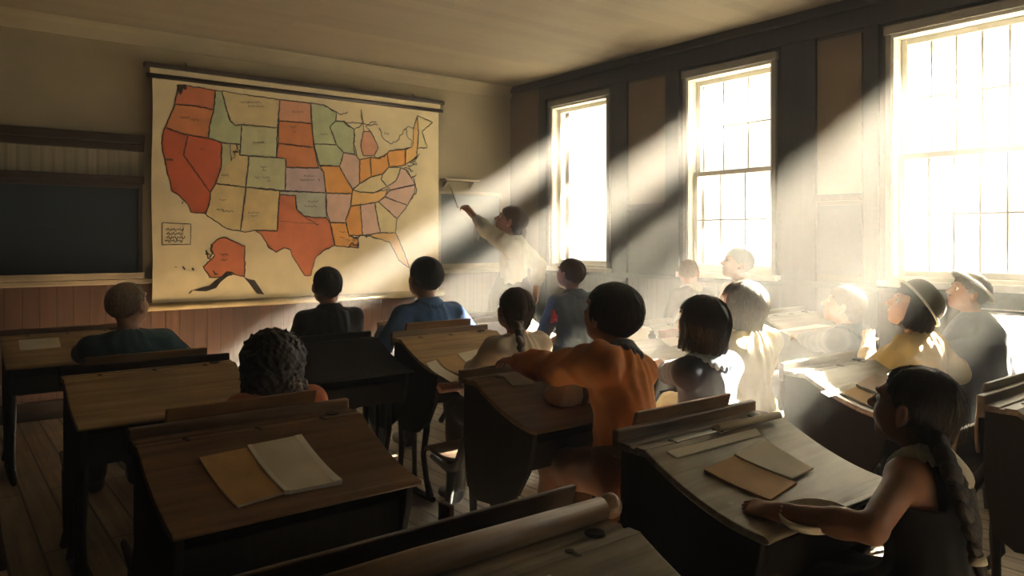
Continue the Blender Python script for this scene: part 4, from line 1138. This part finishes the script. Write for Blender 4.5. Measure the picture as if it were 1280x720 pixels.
    if strap:
        for sx in strap[1]:
            c = Sdf(); torso(c, gi+.009)
            c.raw(lambda P, sx=sx: np.abs((P-nb)@r_-sx*k)-.015*k, *c.bounds(), k=.003, op='i')
            c.raw(lambda P: (P-nb)@up+.0, *c.bounds(), k=.003, op='i')
            par(c, 'suspender_strap', strap[0])
    kinds = hair if isinstance(hair, (tuple, list)) else (hair,)
    hs = Sdf(); hfn = []
    for kk in kinds:
        fn, lo, hi = hair_fn(kk, hc, Rh, k, amp=hamp, seed=hc[0]*3); hfn.append(fn); hs.raw(fn, lo, hi, k=.01)
    ho = par(hs, 'hair', hairm, min(h, .0045 if k < 2 else h))
    if 'curly' not in kinds:
        dist = float(np.linalg.norm(hc[:2])); ns = int(np.clip(1500/dist, 200, 750))
        st_ = strands(hfn, hc, Rh, k, ns, base, len(PEOPLE)+1, rad=.00055+.00012*dist)
        if st_.v: st_.build('hair_strands', hairm, body)
    if braid:
        b = Sdf(); pts = [A_(p, float) for p in braid[0]]; n = braid[1]; rb = braid[2]
        cum = [0]
        for p, q in zip(pts, pts[1:]): cum.append(cum[-1]+np.linalg.norm(q-p))
        prev = None
        for i in range(n):
            t = cum[-1]*i/(n-1); j = max(0, min(len(pts)-2, sum(c < t for c in cum[1:-1])))
            u = (t-cum[j])/max(1e-6, cum[j+1]-cum[j]); c = pts[j]*(1-u)+pts[j+1]*u
            dr = unit(pts[j+1]-pts[j]); sd_ = unit(np.cross(dr, bf)); rr = rb*(1-.45*(i/(n-1))**1.5)
            o = c+sd_*rr*.38*(-1 if i % 2 else 1)
            R3 = basis(unit(dr+sd_*.55*(1 if i % 2 else -1)), up=bf)
            b.ell(o, V3(rr*.72, rr*1.25, rr*.8), R3, k=.004)
        e0 = pts[-1]; dr = unit(pts[-1]-pts[-2]); b.cone(e0, e0+dr*rb*2.4, rb*.5, rb*.25, k=.006)
        b.raw(lambda P: .0011*np.sin(P[:, 0]*420+P[:, 2]*260)+.0009*np.sin(P[:, 1]*500-P[:, 2]*240), *b.bounds(), op='d')
        bo = par(b, 'braid', hairm, .0038 if h < .005 else .005)
        tie = MB(); tp = e0; tie.tube([(tp-dr*.008-base), (tp+dr*.010-base)], rb*.62, 14); tie.build('hair_tie', braid[3] if len(braid) > 3 else 'iron', bo)
    if hat: hat(body, base, hc, Rh, k)
    for fx in extras: fx(dict(body=body, base=base, hc=hc, Rh=Rh, k=k, nb=nb, pel=pel, up=up, r=r_, f=f_, Rb=Rb, torso=torso, par=par, S=S_, arms=arms, L=L))
    PEOPLE.append(body)
    return body

def add_skirt(g, pel, up, f_, r_, bf, br, k, legsj, standing, w, seat_z):
    if standing:
        g.cone(pel+V3(0, 0, .10), pel+V3(0, 0, -.05), .115*k, .165*k, k=.04)
        g.cone(pel+V3(0, 0, -.05), V3(pel[0], pel[1], .10), .165*k, .235*k*w, k=.05)
    else:
        g.ell(pel-up*.02, V3(.175*k*w, .15*k, .10*k), k=.05)
        for hj, kn, an in legsj:
            g.cone(hj, kn, .105*k, .085*k, k=.05); g.cone(kn, kn+(an-kn)*.5, .085*k, .095*k, k=.04)

def boater(matc, matb, tilt, rc=.094, rb=.128, hh=.075, off=(0, -.02, .035), flat=False):
    def f(body, base, hc, Rh, k):
        a = tilt; u = Rh[:, 2]*math.cos(a)-Rh[:, 1]*math.sin(a)
        c = hc+Rh@V3(*off)*k-base
        prof = [(rb, -.004), (rb+.002, 0), (rb, .003), (rc+.006, .008), (rc, .016)]
        prof += [(rc*math.cos(t)**.6, .016+hh*math.sin(t)) for t in [PI/2*j/8 for j in range(1, 8)]]+[(0, .016+hh)]
        prof += [(0, .010+hh)]+[((rc-.006)*math.cos(t)**.6, .010+hh*math.sin(t)) for t in [PI/2*j/8 for j in range(7, 0, -1)]]+[(rc-.005, .004), (rb, -.004)]
        o = MB().lathe([(r*k, z*k) for r, z in prof], c.tolist(), 40, axis=Vector(u), sy=1.08).build('hat', matc, body)
        rim = MB(); n = 48; q = Vector((0, 0, 1)).rotation_difference(Vector(u))
        pts = [Vector(c)+q@Vector((rb*k*math.cos(2*PI*j/n), rb*k*1.08*math.sin(2*PI*j/n), 0)) for j in range(n+1)]
        rim.tube(pts, .0065*k, 8, cap=False).build('hat_trim', matb, o)
    return f

for nm, c in dict(skin_mid=(.42, .235, .155), skin_tan=(.33, .17, .105), skin_warm=(.54, .31, .20), skin_deep=(.24, .12, .075)).items(): M[nm] = skinmat(nm, c)
for nm, c in dict(hair_dark=(.018, .012, .009), hair_brown=(.055, .032, .018), hair_sand=(.30, .22, .14), hair_grey=(.11, .09, .07), hair_black=(.010, .008, .007)).items(): M[nm] = hairmat(nm, c)
for nm, c in dict(teal=(.022, .060, .082), charcoal=(.020, .019, .019), blue=(.035, .10, .26), cream=(.52, .46, .35), cream_blouse=(.40, .37, .26), orange=(.70, .27, .07), rust=(.55, .15, .05),
                  navy=(.014, .022, .045), navy2=(.022, .034, .062), butter=(.46, .38, .20), slate=(.075, .095, .12), ochre=(.42, .31, .14), cloak=(.085, .10, .14), grey=(.13, .13, .13),
                  pinafore=(.010, .010, .013), cloth_dark=(.022, .018, .016), brown_skirt=(.045, .026, .018), lace=(.55, .52, .44), paleblue=(.27, .36, .44), red=(.50, .035, .04), orange_dark=(.13, .05, .022),
                  olive_hat=(.085, .07, .042), white_cloth=(.55, .53, .47)).items(): M[nm] = cloth(nm+'_cloth', c)
M['shoe_leather'] = plain('black_shoe_leather', (.015, .012, .010), rough=.35, var=.2, bump=.1)
M['bracelet'] = plain('pale_beads', (.5, .48, .42), rough=.25, bump=0)
# ------------------------------------------------------------------ the class (16 figures)
def N3(v): return V3(v[0], v[1], v[2])
def PW(u, v, Z): return N3(W(u, v, Z))
UP = V3(0, 0, 1)

person('b1', 'pupil with cropped sandy hair and teal shirt in front of the left chalkboard', PW(160, 381, 3.85), k=1.08, sw=1.15, top='teal', hair='crop', hairm='hair_sand', skin='skin_warm',
       hands=(PW(95, 440, 4.35), PW(215, 440, 4.2)), hip_back=.10, look=MAPC+V3(.9, 0, .1), h=.0055)
def curls(c):
    random.seed(11); s = Sdf(); hc, Rh, k = c['hc'], c['Rh'], c['k']
    for i in range(90):
        a = random.uniform(-2.6, 2.6); z = random.uniform(-.17, .10); r = .105+.012*random.random()-(max(0, z-.02)*.7)
        if abs(a) < .9 and z < .06: continue
        p = hc+Rh@V3(math.sin(a)*r, -.03+math.cos(a)*r*.9*(-1 if False else 1), z)*k
        s.cone(p, p+Rh@V3(.006*math.sin(i), .004, -.03)*k, .015*k, .012*k, k=.003)
    s.raw(lambda P: .0012*np.sin(P[:, 2]*600+P[:, 0]*200), *s.bounds(), op='d')
    c['par'](s, 'curls', 'hair_brown', .0045)
person('b2', 'pupil with voluminous dark curly hair and rust blouse behind the spread-folder desk', PW(343, 449, 2.78), k=.93, top='rust', hair='curly', hairm='hair_dark', skin='skin_mid', sw=1.05,
       hip_back=.04, h=.005, puff=.018, extras=(curls,), seat_z=.36, look=MAPC+V3(.5, 0, 0))
person('b3', 'pupil in charcoal jacket with one grey shoulder strap, dark cropped hair', PW(409, 358, 4.45), k=1.03, sw=1.12, top='charcoal', hair='short', hairm='hair_black', skin='skin_tan',
       strap=('slate', (.07,)), hip_back=.05, h=.006, collar=('charcoal', .075), seat_z=.45, look=MAPC+V3(-.3, 0, 0))
person('b4', 'pupil in bright blue shirt seated before the map, arm reaching over the dark desk', PW(531, 348, 4.55), k=1.17, sw=1.12, top='blue', hair='short', hairm='hair_black', skin='skin_mid',
       hands=(PW(478, 412, 4.45), PW(560, 410, 4.9)), hip_back=.05, h=.006, collar=('blue', .075), seat_z=.46, look=MAPC+V3(-.2, 0, 0))

# teacher with pointing stick
TZ = 6.1
thc = PW(638, 277, TZ); tip = PW(562, 231, 6.35); hd = PW(577, 256, 6.25)
def tex(c):
    # bun-tail at the nape, neck ribbon
    s = Sdf(); hc, Rh, k = c['hc'], c['Rh'], c['k']
    s.ell(hc+Rh@V3(0, -.105, -.035)*k, V3(.034, .03, .036)*k, Rh); s.cone(hc+Rh@V3(0, -.12, -.05)*k, hc+Rh@V3(.005, -.135, -.14)*k, .024*k, .014*k)
    s.raw(lambda P: .0015*np.sin(P[:, 2]*200+P[:, 0]*300), *s.bounds(), op='d'); c['par'](s, 'hair_bun', 'hair_brown', .004)
    r = Sdf(); n = 18; nb = c['nb']+c['up']*.012*k
    for i in range(n):
        a, b = 2*PI*i/n, 2*PI*(i+1)/n
        P_ = lambda t: nb+(c['r']*math.cos(t)+c['f']*math.sin(t))*.057*k
        r.cone(P_(a), P_(b), .009, .009, k=.003)
    r.ell(nb+c['f']*.065*k, V3(.03, .012, .02)*k, c['Rb'])
    c['par'](r, 'neck_ribbon', 'charcoal', .004)
person('teacher', 'standing person in cream blouse and dark brown skirt pointing a stick at the map', thc, k=1.12, seat_z=.92, standing=True, hip=PW(640, 380, TZ+.02), body_yaw=math.radians(42), sw=.98,
       hands=(hd, PW(670, 366, TZ-.1)), handn=(V3(-.2, -.8, .5), V3(1, 0, 0)), curl=(.75, .3), pole=(V3(0, 0, -1), V3(.6, -.6, 0)), top='cream_blouse', bottom='skirt', bmat='cloth_dark', sleeve=.86, puff=.022, folds=.006,
       hair=('short', 'cap'), hairm='hair_brown', skin='skin_tan', h=.0045, look=tip+V3(-.6, .3, .15), extras=(tex,), collar=('cream_blouse', .085), skirt_w=.9)
ps = MB(); a_ = hd+unit(hd-thc)*.05; q = tip-a_
ps.tube([tuple(-q*.25), tuple(q*.5), tuple(q*1.0)], [.006, .005, .0035], 10).build('pointer_stick', 'rail_wood', None, a_.tolist())
o = bpy.data.objects['pointer_stick']; tag(o, 'slim wooden pointer held up towards the map', 'pointer')

person('b6', 'pupil with long dark braid over a cream blouse, beside the orange-clad pupil', PW(643, 387, 3.62), k=.97, top='cream', hair='cap', hairm='hair_brown', skin='skin_warm', puff=.018,
       braid=([PW(648, 405, 3.49), PW(651, 425, 3.42), PW(652, 452, 3.42)], 11, .024, 'cream'), hip_back=.0, h=.0055, folds=.006, look=MAPC+V3(0, 0, .1), hands=(PW(600, 448, 3.75), None))
def rosette(c):
    s = Sdf(); p = PW(693, 392, 4.84)
    for a in range(5):
        s.ell(p+V3(.02*math.cos(a*1.26), -.005, .02*math.sin(a*1.26)), V3(.016, .008, .016), k=.004)
    s.cone(p, p+V3(-.02, 0, -.05), .008, .012, k=.004); s.cone(p, p+V3(.015, 0, -.05), .008, .010, k=.004)
    c['par'](s, 'ribbon_bow', 'red', .004)
person('b7', 'pupil in slate jacket with a small red ribbon bow, seated below the first window', PW(713, 343, 5.0), k=1.0, sw=1.15, top='slate', hair='crop', hairm='hair_brown', skin='skin_tan',
       hip_back=.04, h=.006, collar=('slate', .085), extras=(rosette,), seat_z=.52, look=MAPC+V3(.4, 0, 0))

# orange boy
def belt(c):
    s = Sdf(); c['torso'](s, .020); cz = c['pel']+c['up']*.07
    s.raw(lambda P: np.abs((P-cz)@c['up'])-.014, *s.bounds(), k=.003, op='i'); c['par'](s, 'belt', 'leather', .005)
oh = PW(763, 394, 2.82)
person('b8', 'pupil in loose orange shirt leaning over the satchel desk, arm stretched forward', oh, k=1.06, sw=1.10, hip=PW(785, 520, 2.66), top='orange', bmat='orange_dark', hair='bowl', hairm='hair_dark', skin='skin_warm',
       hands=(PW(640, 452, 3.05), PW(700, 470, 3.1)), pole=(V3(-.3, -.5, -.6), V3(.8, 0, -.6)), puff=.022, folds=.008, h=.0045, collar=('slate', .080), extras=(belt,), body_yaw=math.radians(20), leg_yaw=math.radians(-8), look=MAPC+V3(-1.0, 0, .2), seat_z=.43)

def apron(c):
    s = Sdf(); c['torso'](s, .022); o = c['pel']+c['r']*.05*c['k']
    s.raw(lambda P: np.abs((P-o)@c['r'])-.042*c['k']+.004*np.sin(P[:, 2]*40), *s.bounds(), k=.004, op='i')
    s.raw(lambda P: (P-o)@c['up']-.17*c['k'], *s.bounds(), k=.004, op='i'); s.raw(lambda P: (P-o)@c['f'], *s.bounds(), k=.004, op='i')
    s.raw(lambda P: .003*np.sin(((P-o)@c['r'])*260), *s.bounds(), op='d')
    c['par'](s, 'apron_sash', 'paleblue', .005)
person('b9', 'pupil with dark bob in navy dress with pale collar and light blue sash', PW(876, 404, 3.15), k=1.02, top='navy', bottom='dress', hair='bob', hairm='hair_black', skin='skin_warm',
       collar=('paleblue', .098), hip_back=.02, h=.005, sleeve=.55, extras=(apron,), hands=(PW(825, 455, 3.5), None), look=MAPC+V3(.2, 0, .0), seat_z=.42)
person('b10', 'pupil with long grey-brown hair in pale cream dress behind the dark-bobbed pupil', PW(926, 381, 3.60), k=1.0, top='butter', bottom='dress', hair='long', hairm='hair_grey', skin='skin_mid', puff=.03, folds=.009,
       hip_back=.02, h=.0055, sw=1.05, look=MAPC+V3(.3, 0, .1), skirt_w=1.15)
person('b11', 'small pupil with ruddy skin and shaved hair in grey coat below the middle window', PW(861, 341, 4.95), k=.80, sw=1.3, top='grey', hair='crop', hairm='hair_sand', skin='skin_warm',
       hip_back=.04, h=.0065, seat_z=.62, look=PW(900, 320, 9), collar=('white_cloth', .09))
person('b12', 'pupil with dark short hair in profile against the middle window', PW(921, 330, 5.2), k=.98, top='cream', hair='short', hairm='hair_dark', skin='skin_mid',
       hip_back=.04, h=.0065, seat_z=.56, look=MAPC+V3(-2.0, -1.0, .5))
def plait(c):
    s = Sdf(); hc, Rh, k = c['hc'], c['Rh'], c['k']
    s.cone(hc+Rh@V3(.03, -.085, -.03)*k, hc+Rh@V3(.03, -.12, -.13)*k, .03*k, .026*k); s.cone(hc+Rh@V3(.03, -.12, -.13)*k, hc+Rh@V3(.03, -.13, -.20)*k, .026*k, .012*k)
    s.raw(lambda P: .0018*np.sin(P[:, 0]*260+P[:, 2]*60), *s.bounds(), op='d'); c['par'](s, 'ponytail', 'hair_brown', .005)
person('b13', 'pupil with brown ponytail in navy coat, seated between the two nearer windows', PW(1054, 382, 4.25), k=1.0, sw=1.15, top='navy2', bottom='dress', hair=('short', 'cap'), hairm='hair_brown', skin='skin_mid',
       hip_back=.02, h=.0055, extras=(plait,), collar=('navy2', .10), look=MAPC+V3(-.6, 0, .5), hands=(PW(1000, 422, 4.6), None), puff=.014)
person('b14', 'pupil in ochre blouse with dark hat edged by a pale line, chin lifted', PW(1139, 384, 3.72), k=1.0, top='ochre', bottom='skirt', bmat='navy', hair='bob', hairm='hair_dark', skin='skin_warm', folds=.007,
       hip_back=.06, h=.0055, hat=boater('olive_hat', 'white_cloth', .62, rc=.108, rb=.126, hh=.085, off=(0, -.025, .032)), look=MAPC+V3(-2.0, -1, 1.0), hands=(PW(1085, 428, 3.9), PW(1196, 440, 4.0)), puff=.016)
def cloak(c):
    s = Sdf(); nb, pel = c['nb'], c['pel']; ft = V3(pel[0], pel[1]-.02, .42)
    s.cone(nb-V3(0, 0, .03), nb-V3(0, 0, .12), .075, .155, k=.03); s.cone(nb-V3(0, 0, .12), ft, .145, .20, k=.06)
    s.ell(nb-V3(0, 0, .14), V3(.19, .12, .08), c['Rb'], k=.05)
    s.raw(lambda P: .007*np.sin(np.arctan2(P[:, 0]-pel[0], P[:, 1]-pel[1])*11+1.5*np.sin(P[:, 2]*6))*np.clip((nb[2]-.05-P[:, 2])*4, 0, 1), *s.bounds(), op='d')
    s.cone(nb+c['f']*.016, nb+UP*.1, .046, .06, k=.004, op='s')
    c['par'](s, 'cloak', 'cloak', .0065)
person('b15', 'pupil in wide slate-blue cloak and small pale-rimmed hat beside the low curtained light', PW(1210, 367, 4.0), k=.93, top='cloak', bottom='dress', hair='short', hairm='hair_brown', skin='skin_mid',
       hip_back=.03, h=.006, hat=boater('olive_hat', 'white_cloth', .45, rc=.082, rb=.125, hh=.06, off=(0, -.015, .045)), extras=(cloak,), look=MAPC+V3(-2, -1, .9), hands=(PW(1160, 432, 4.2), None))

# near girl
gh = PW(1141, 510, 1.93)
def gx(c):
    s = Sdf(); Wr, E_ = c['arms'][0][1], c['arms'][0][0]; d = unit(Wr-E_); R2 = basis(d); n = 14
    for i in range(n):
        a = 2*PI*i/n; s.ell(Wr-d*.012+R2@V3(math.cos(a), 0, math.sin(a))*.0215, V3(.0045, .0045, .0045), k=.001)
    c['par'](s, 'bead_bracelet', 'bracelet', .002)
    # loose wisps of hair
    mb = MB(); rnd = random.Random(4); hc, Rh, k = c['hc'], c['Rh'], c['k']
    for i in range(46):
        a = rnd.uniform(-2.4, 2.4); r = .9+.12*rnd.random()
        p0 = V3(math.sin(a)*.080*r, -.02-math.cos(a)*.10*r, rnd.uniform(.0, .085))
        p1 = V3(math.sin(a)*.094*r, -.02-math.cos(a)*.115*r, p0[2]-rnd.uniform(.02, .06)); p2 = p1+V3(rnd.uniform(-.01, .01), rnd.uniform(-.012, .01), -rnd.uniform(.02, .05))
        if p0[1] > .0: continue
        mb.tube([hc+Rh@p*k-c['base'] for p in (p0, p1, p2)], [.0008, .0007, .0003], 4)
    mb.build('hair_wisps', 'hair_dark', c['body'])
person('b16', 'pupil with long thick braid and dark pinafore, bare arm on the papers desk', gh, k=.965, hip=PW(1168, 640, 1.80), top='pinafore', bottom='dress', sleeve=0, hair='cap', hairm='hair_dark', skin='skin_deep',
       hands=(PW(975, 640, 1.80), PW(1075, 655, 2.0)), handn=(UP+V3(-.3, 0, 0), UP), curl=(.42, .3), pole=(V3(.35, -1, .12), V3(.8, 0, -.5)), collar=('lace', .108), h=.004, folds=.005, hamp=.0011,
       braid=([PW(1172, 552, 1.84), PW(1190, 590, 1.76), PW(1207, 640, 1.72), PW(1222, 700, 1.70)], 15, .030, 'lace'), extras=(gx,), look=MAPC+V3(-.9, 0, .1), seat_z=.36)
stool(PW(1168, 640, 1.80)[0], PW(1168, 640, 1.80)[1], .35, 'low round stool under the pupil with the long thick braid')
def seat_under(u, Z, hb, h, yaw=0, label=''):
    p = PW(u, 400, Z); stool(p[0], p[1]-hb, h, label)
seat_under(876, 3.15, .02, .41, label='round stool under the navy-dressed pupil with dark bob')
seat_under(861, 4.95, .04, .61, label='tall stool under the small ruddy pupil in grey coat')
seat_under(1139, 3.72, .06, .42, label='round stool under the pupil in ochre blouse')
seat_under(1208, 3.95, .03, .42, label='round stool beneath the slate-blue cloak')
seat_under(1054, 4.25, .02, .42, label='round stool under the pupil in navy coat')
# oval tray the near girl steadies at the desk
tr_ = MB().lathe([(0, 0), (.075, 0), (.085, .008), (.09, .022), (.084, .023), (.078, .010), (0, .006)], seg=36, sx=1.2, sy=.8)
d = DESKS['papers']; q = hit(d, 1018, 655); p = (d.x+q[0], d.y+q[1], ztop(q[1])*d.hs+.006)
tro = tr_.build('oval_dish', 'paper_old', None, (p[0], p[1], p[2])); tro.rotation_euler = (.1, 0, 0)
tag(tro, 'pale oval dish on the papers desk beneath the bare arm', 'dish')
# ------------------------------------------------------------------ light, haze, colour
sc = bpy.context.scene
w = bpy.data.worlds.new('sky'); sc.world = w; w.use_nodes = True
bg = w.node_tree.nodes['Background']; bg.inputs[0].default_value = (1.0, .95, .86, 1); bg.inputs[1].default_value = 1.0
sl = bpy.data.lights.new('sun', 'SUN'); so = bpy.data.objects.new('sun', sl); C.objects.link(so)
sl.energy = 195; sl.angle = math.radians(1.1); sl.color = (1.0, .88, .70)
E_, TT = math.radians(32), math.radians(9)
Dv = Vector((-math.cos(E_)*math.cos(TT), math.cos(E_)*math.sin(TT), -math.sin(E_)))
so.rotation_euler = Dv.to_track_quat('-Z', 'Y').to_euler(); so.location = (9, 2, 6)
for i, (y0, y1, z0, z1) in enumerate([(a[0], a[1], ZS, ZH) for a in WIN]+[LOW]):
    l = bpy.data.lights.new('window_portal', 'AREA'); l.shape = 'RECTANGLE'; l.size = z1-z0; l.size_y = y1-y0
    l.cycles.is_portal = True
    o = bpy.data.objects.new('window_portal', l); C.objects.link(o); o.location = (WX+T+.02, (y0+y1)/2, (z0+z1)/2)
    o.rotation_euler = (0, PI/2, 0)
# haze in the room air
hm = bpy.data.materials.new('dusty_air'); hm.use_nodes = True; nn_ = hm.node_tree.nodes; nn_.clear()
vs_ = nn_.new('ShaderNodeVolumeScatter'); vs_.inputs['Density'].default_value = .034; vs_.inputs['Anisotropy'].default_value = .3; vs_.inputs['Color'].default_value = (1, .96, .88, 1)
oo = nn_.new('ShaderNodeOutputMaterial'); hm.node_tree.links.new(vs_.outputs[0], oo.inputs['Volume'])
hz = MB().box(XL-.1, WX+.22, YB-.1, WY+.1, -.06, CEIL+.06).build('haze', hm)
tag(hz, 'dusty sunlit haze filling the schoolroom air', 'haze', kind='stuff'); hz.display_type = 'WIRE'

sc.view_settings.view_transform = 'Standard'; sc.view_settings.look = 'None'; sc.view_settings.gamma = 1; sc.view_settings.use_curve_mapping = False
sc.view_settings.exposure = 1.72
cy = sc.cycles
cy.use_denoising = True
try: cy.denoiser = 'OPENIMAGEDENOISE'; cy.denoising_input_passes = 'RGB_ALBEDO_NORMAL'
except Exception: pass
cy.max_bounces = 8; cy.diffuse_bounces = 5; cy.glossy_bounces = 3; cy.volume_bounces = 0; cy.transparent_max_bounces = 12; cy.transmission_bounces = 4
cy.sample_clamp_indirect = 6; cy.caustics_reflective = False; cy.caustics_refractive = False
cy.use_adaptive_sampling = True; cy.adaptive_threshold = .02

# unseen slats added outside, above the windows, to cut the sunlight into shafts
TE = math.tan(E_)/math.cos(TT); ZR = 4.55
S(MB().box(WX, WX+T, YB-T, WY+T, CEIL+.12, ZR+.25).build('wall_parapet', 'plaster'))  # unseen wall height added to carry the slats
S(MB().box(WX+T, WX+18, -9, 16, -.3, -.12).build('ground', plain('pale_gravel_yard', (.16, .15, .12), scale=30)))
pg = empty('added_slats', (WX+T+.002, 2.5, ZR))
for z1, z2 in ((2.50, 2.95), (1.79, 2.17), (1.28, 1.66), (.4, 1.18)):
    xa, xb = WX+(ZR-z2)/TE, WX+(ZR-z1)/TE
    MB().box(xa-WX-T, xb-WX-T, -5.4, 5.6, 0, .03).build('shaft_slat', 'white_paint', pg)
for yy in (-5, -3.2, -1.4, .4, 2.2, 4.0, 5.4):
    MB().box(0, 6.2, yy-.03, yy+.03, -.12, 0).build('slat_bearer', 'white_paint', pg, bevel=.004)
for yy in (-.5, 3.8):
    MB().box(6.0, 6.1, yy-.05, yy+.05, -ZR-.12, -.12).build('post', 'white_paint', pg, bevel=.004)
MB().box(6.0, 6.1, -5.1, 5.5, -.24, -.12).build('beam', 'white_paint', pg, bevel=.004)
tag(pg, 'unseen white slats added outside to cut the sunlight into shafts', 'added_slats')
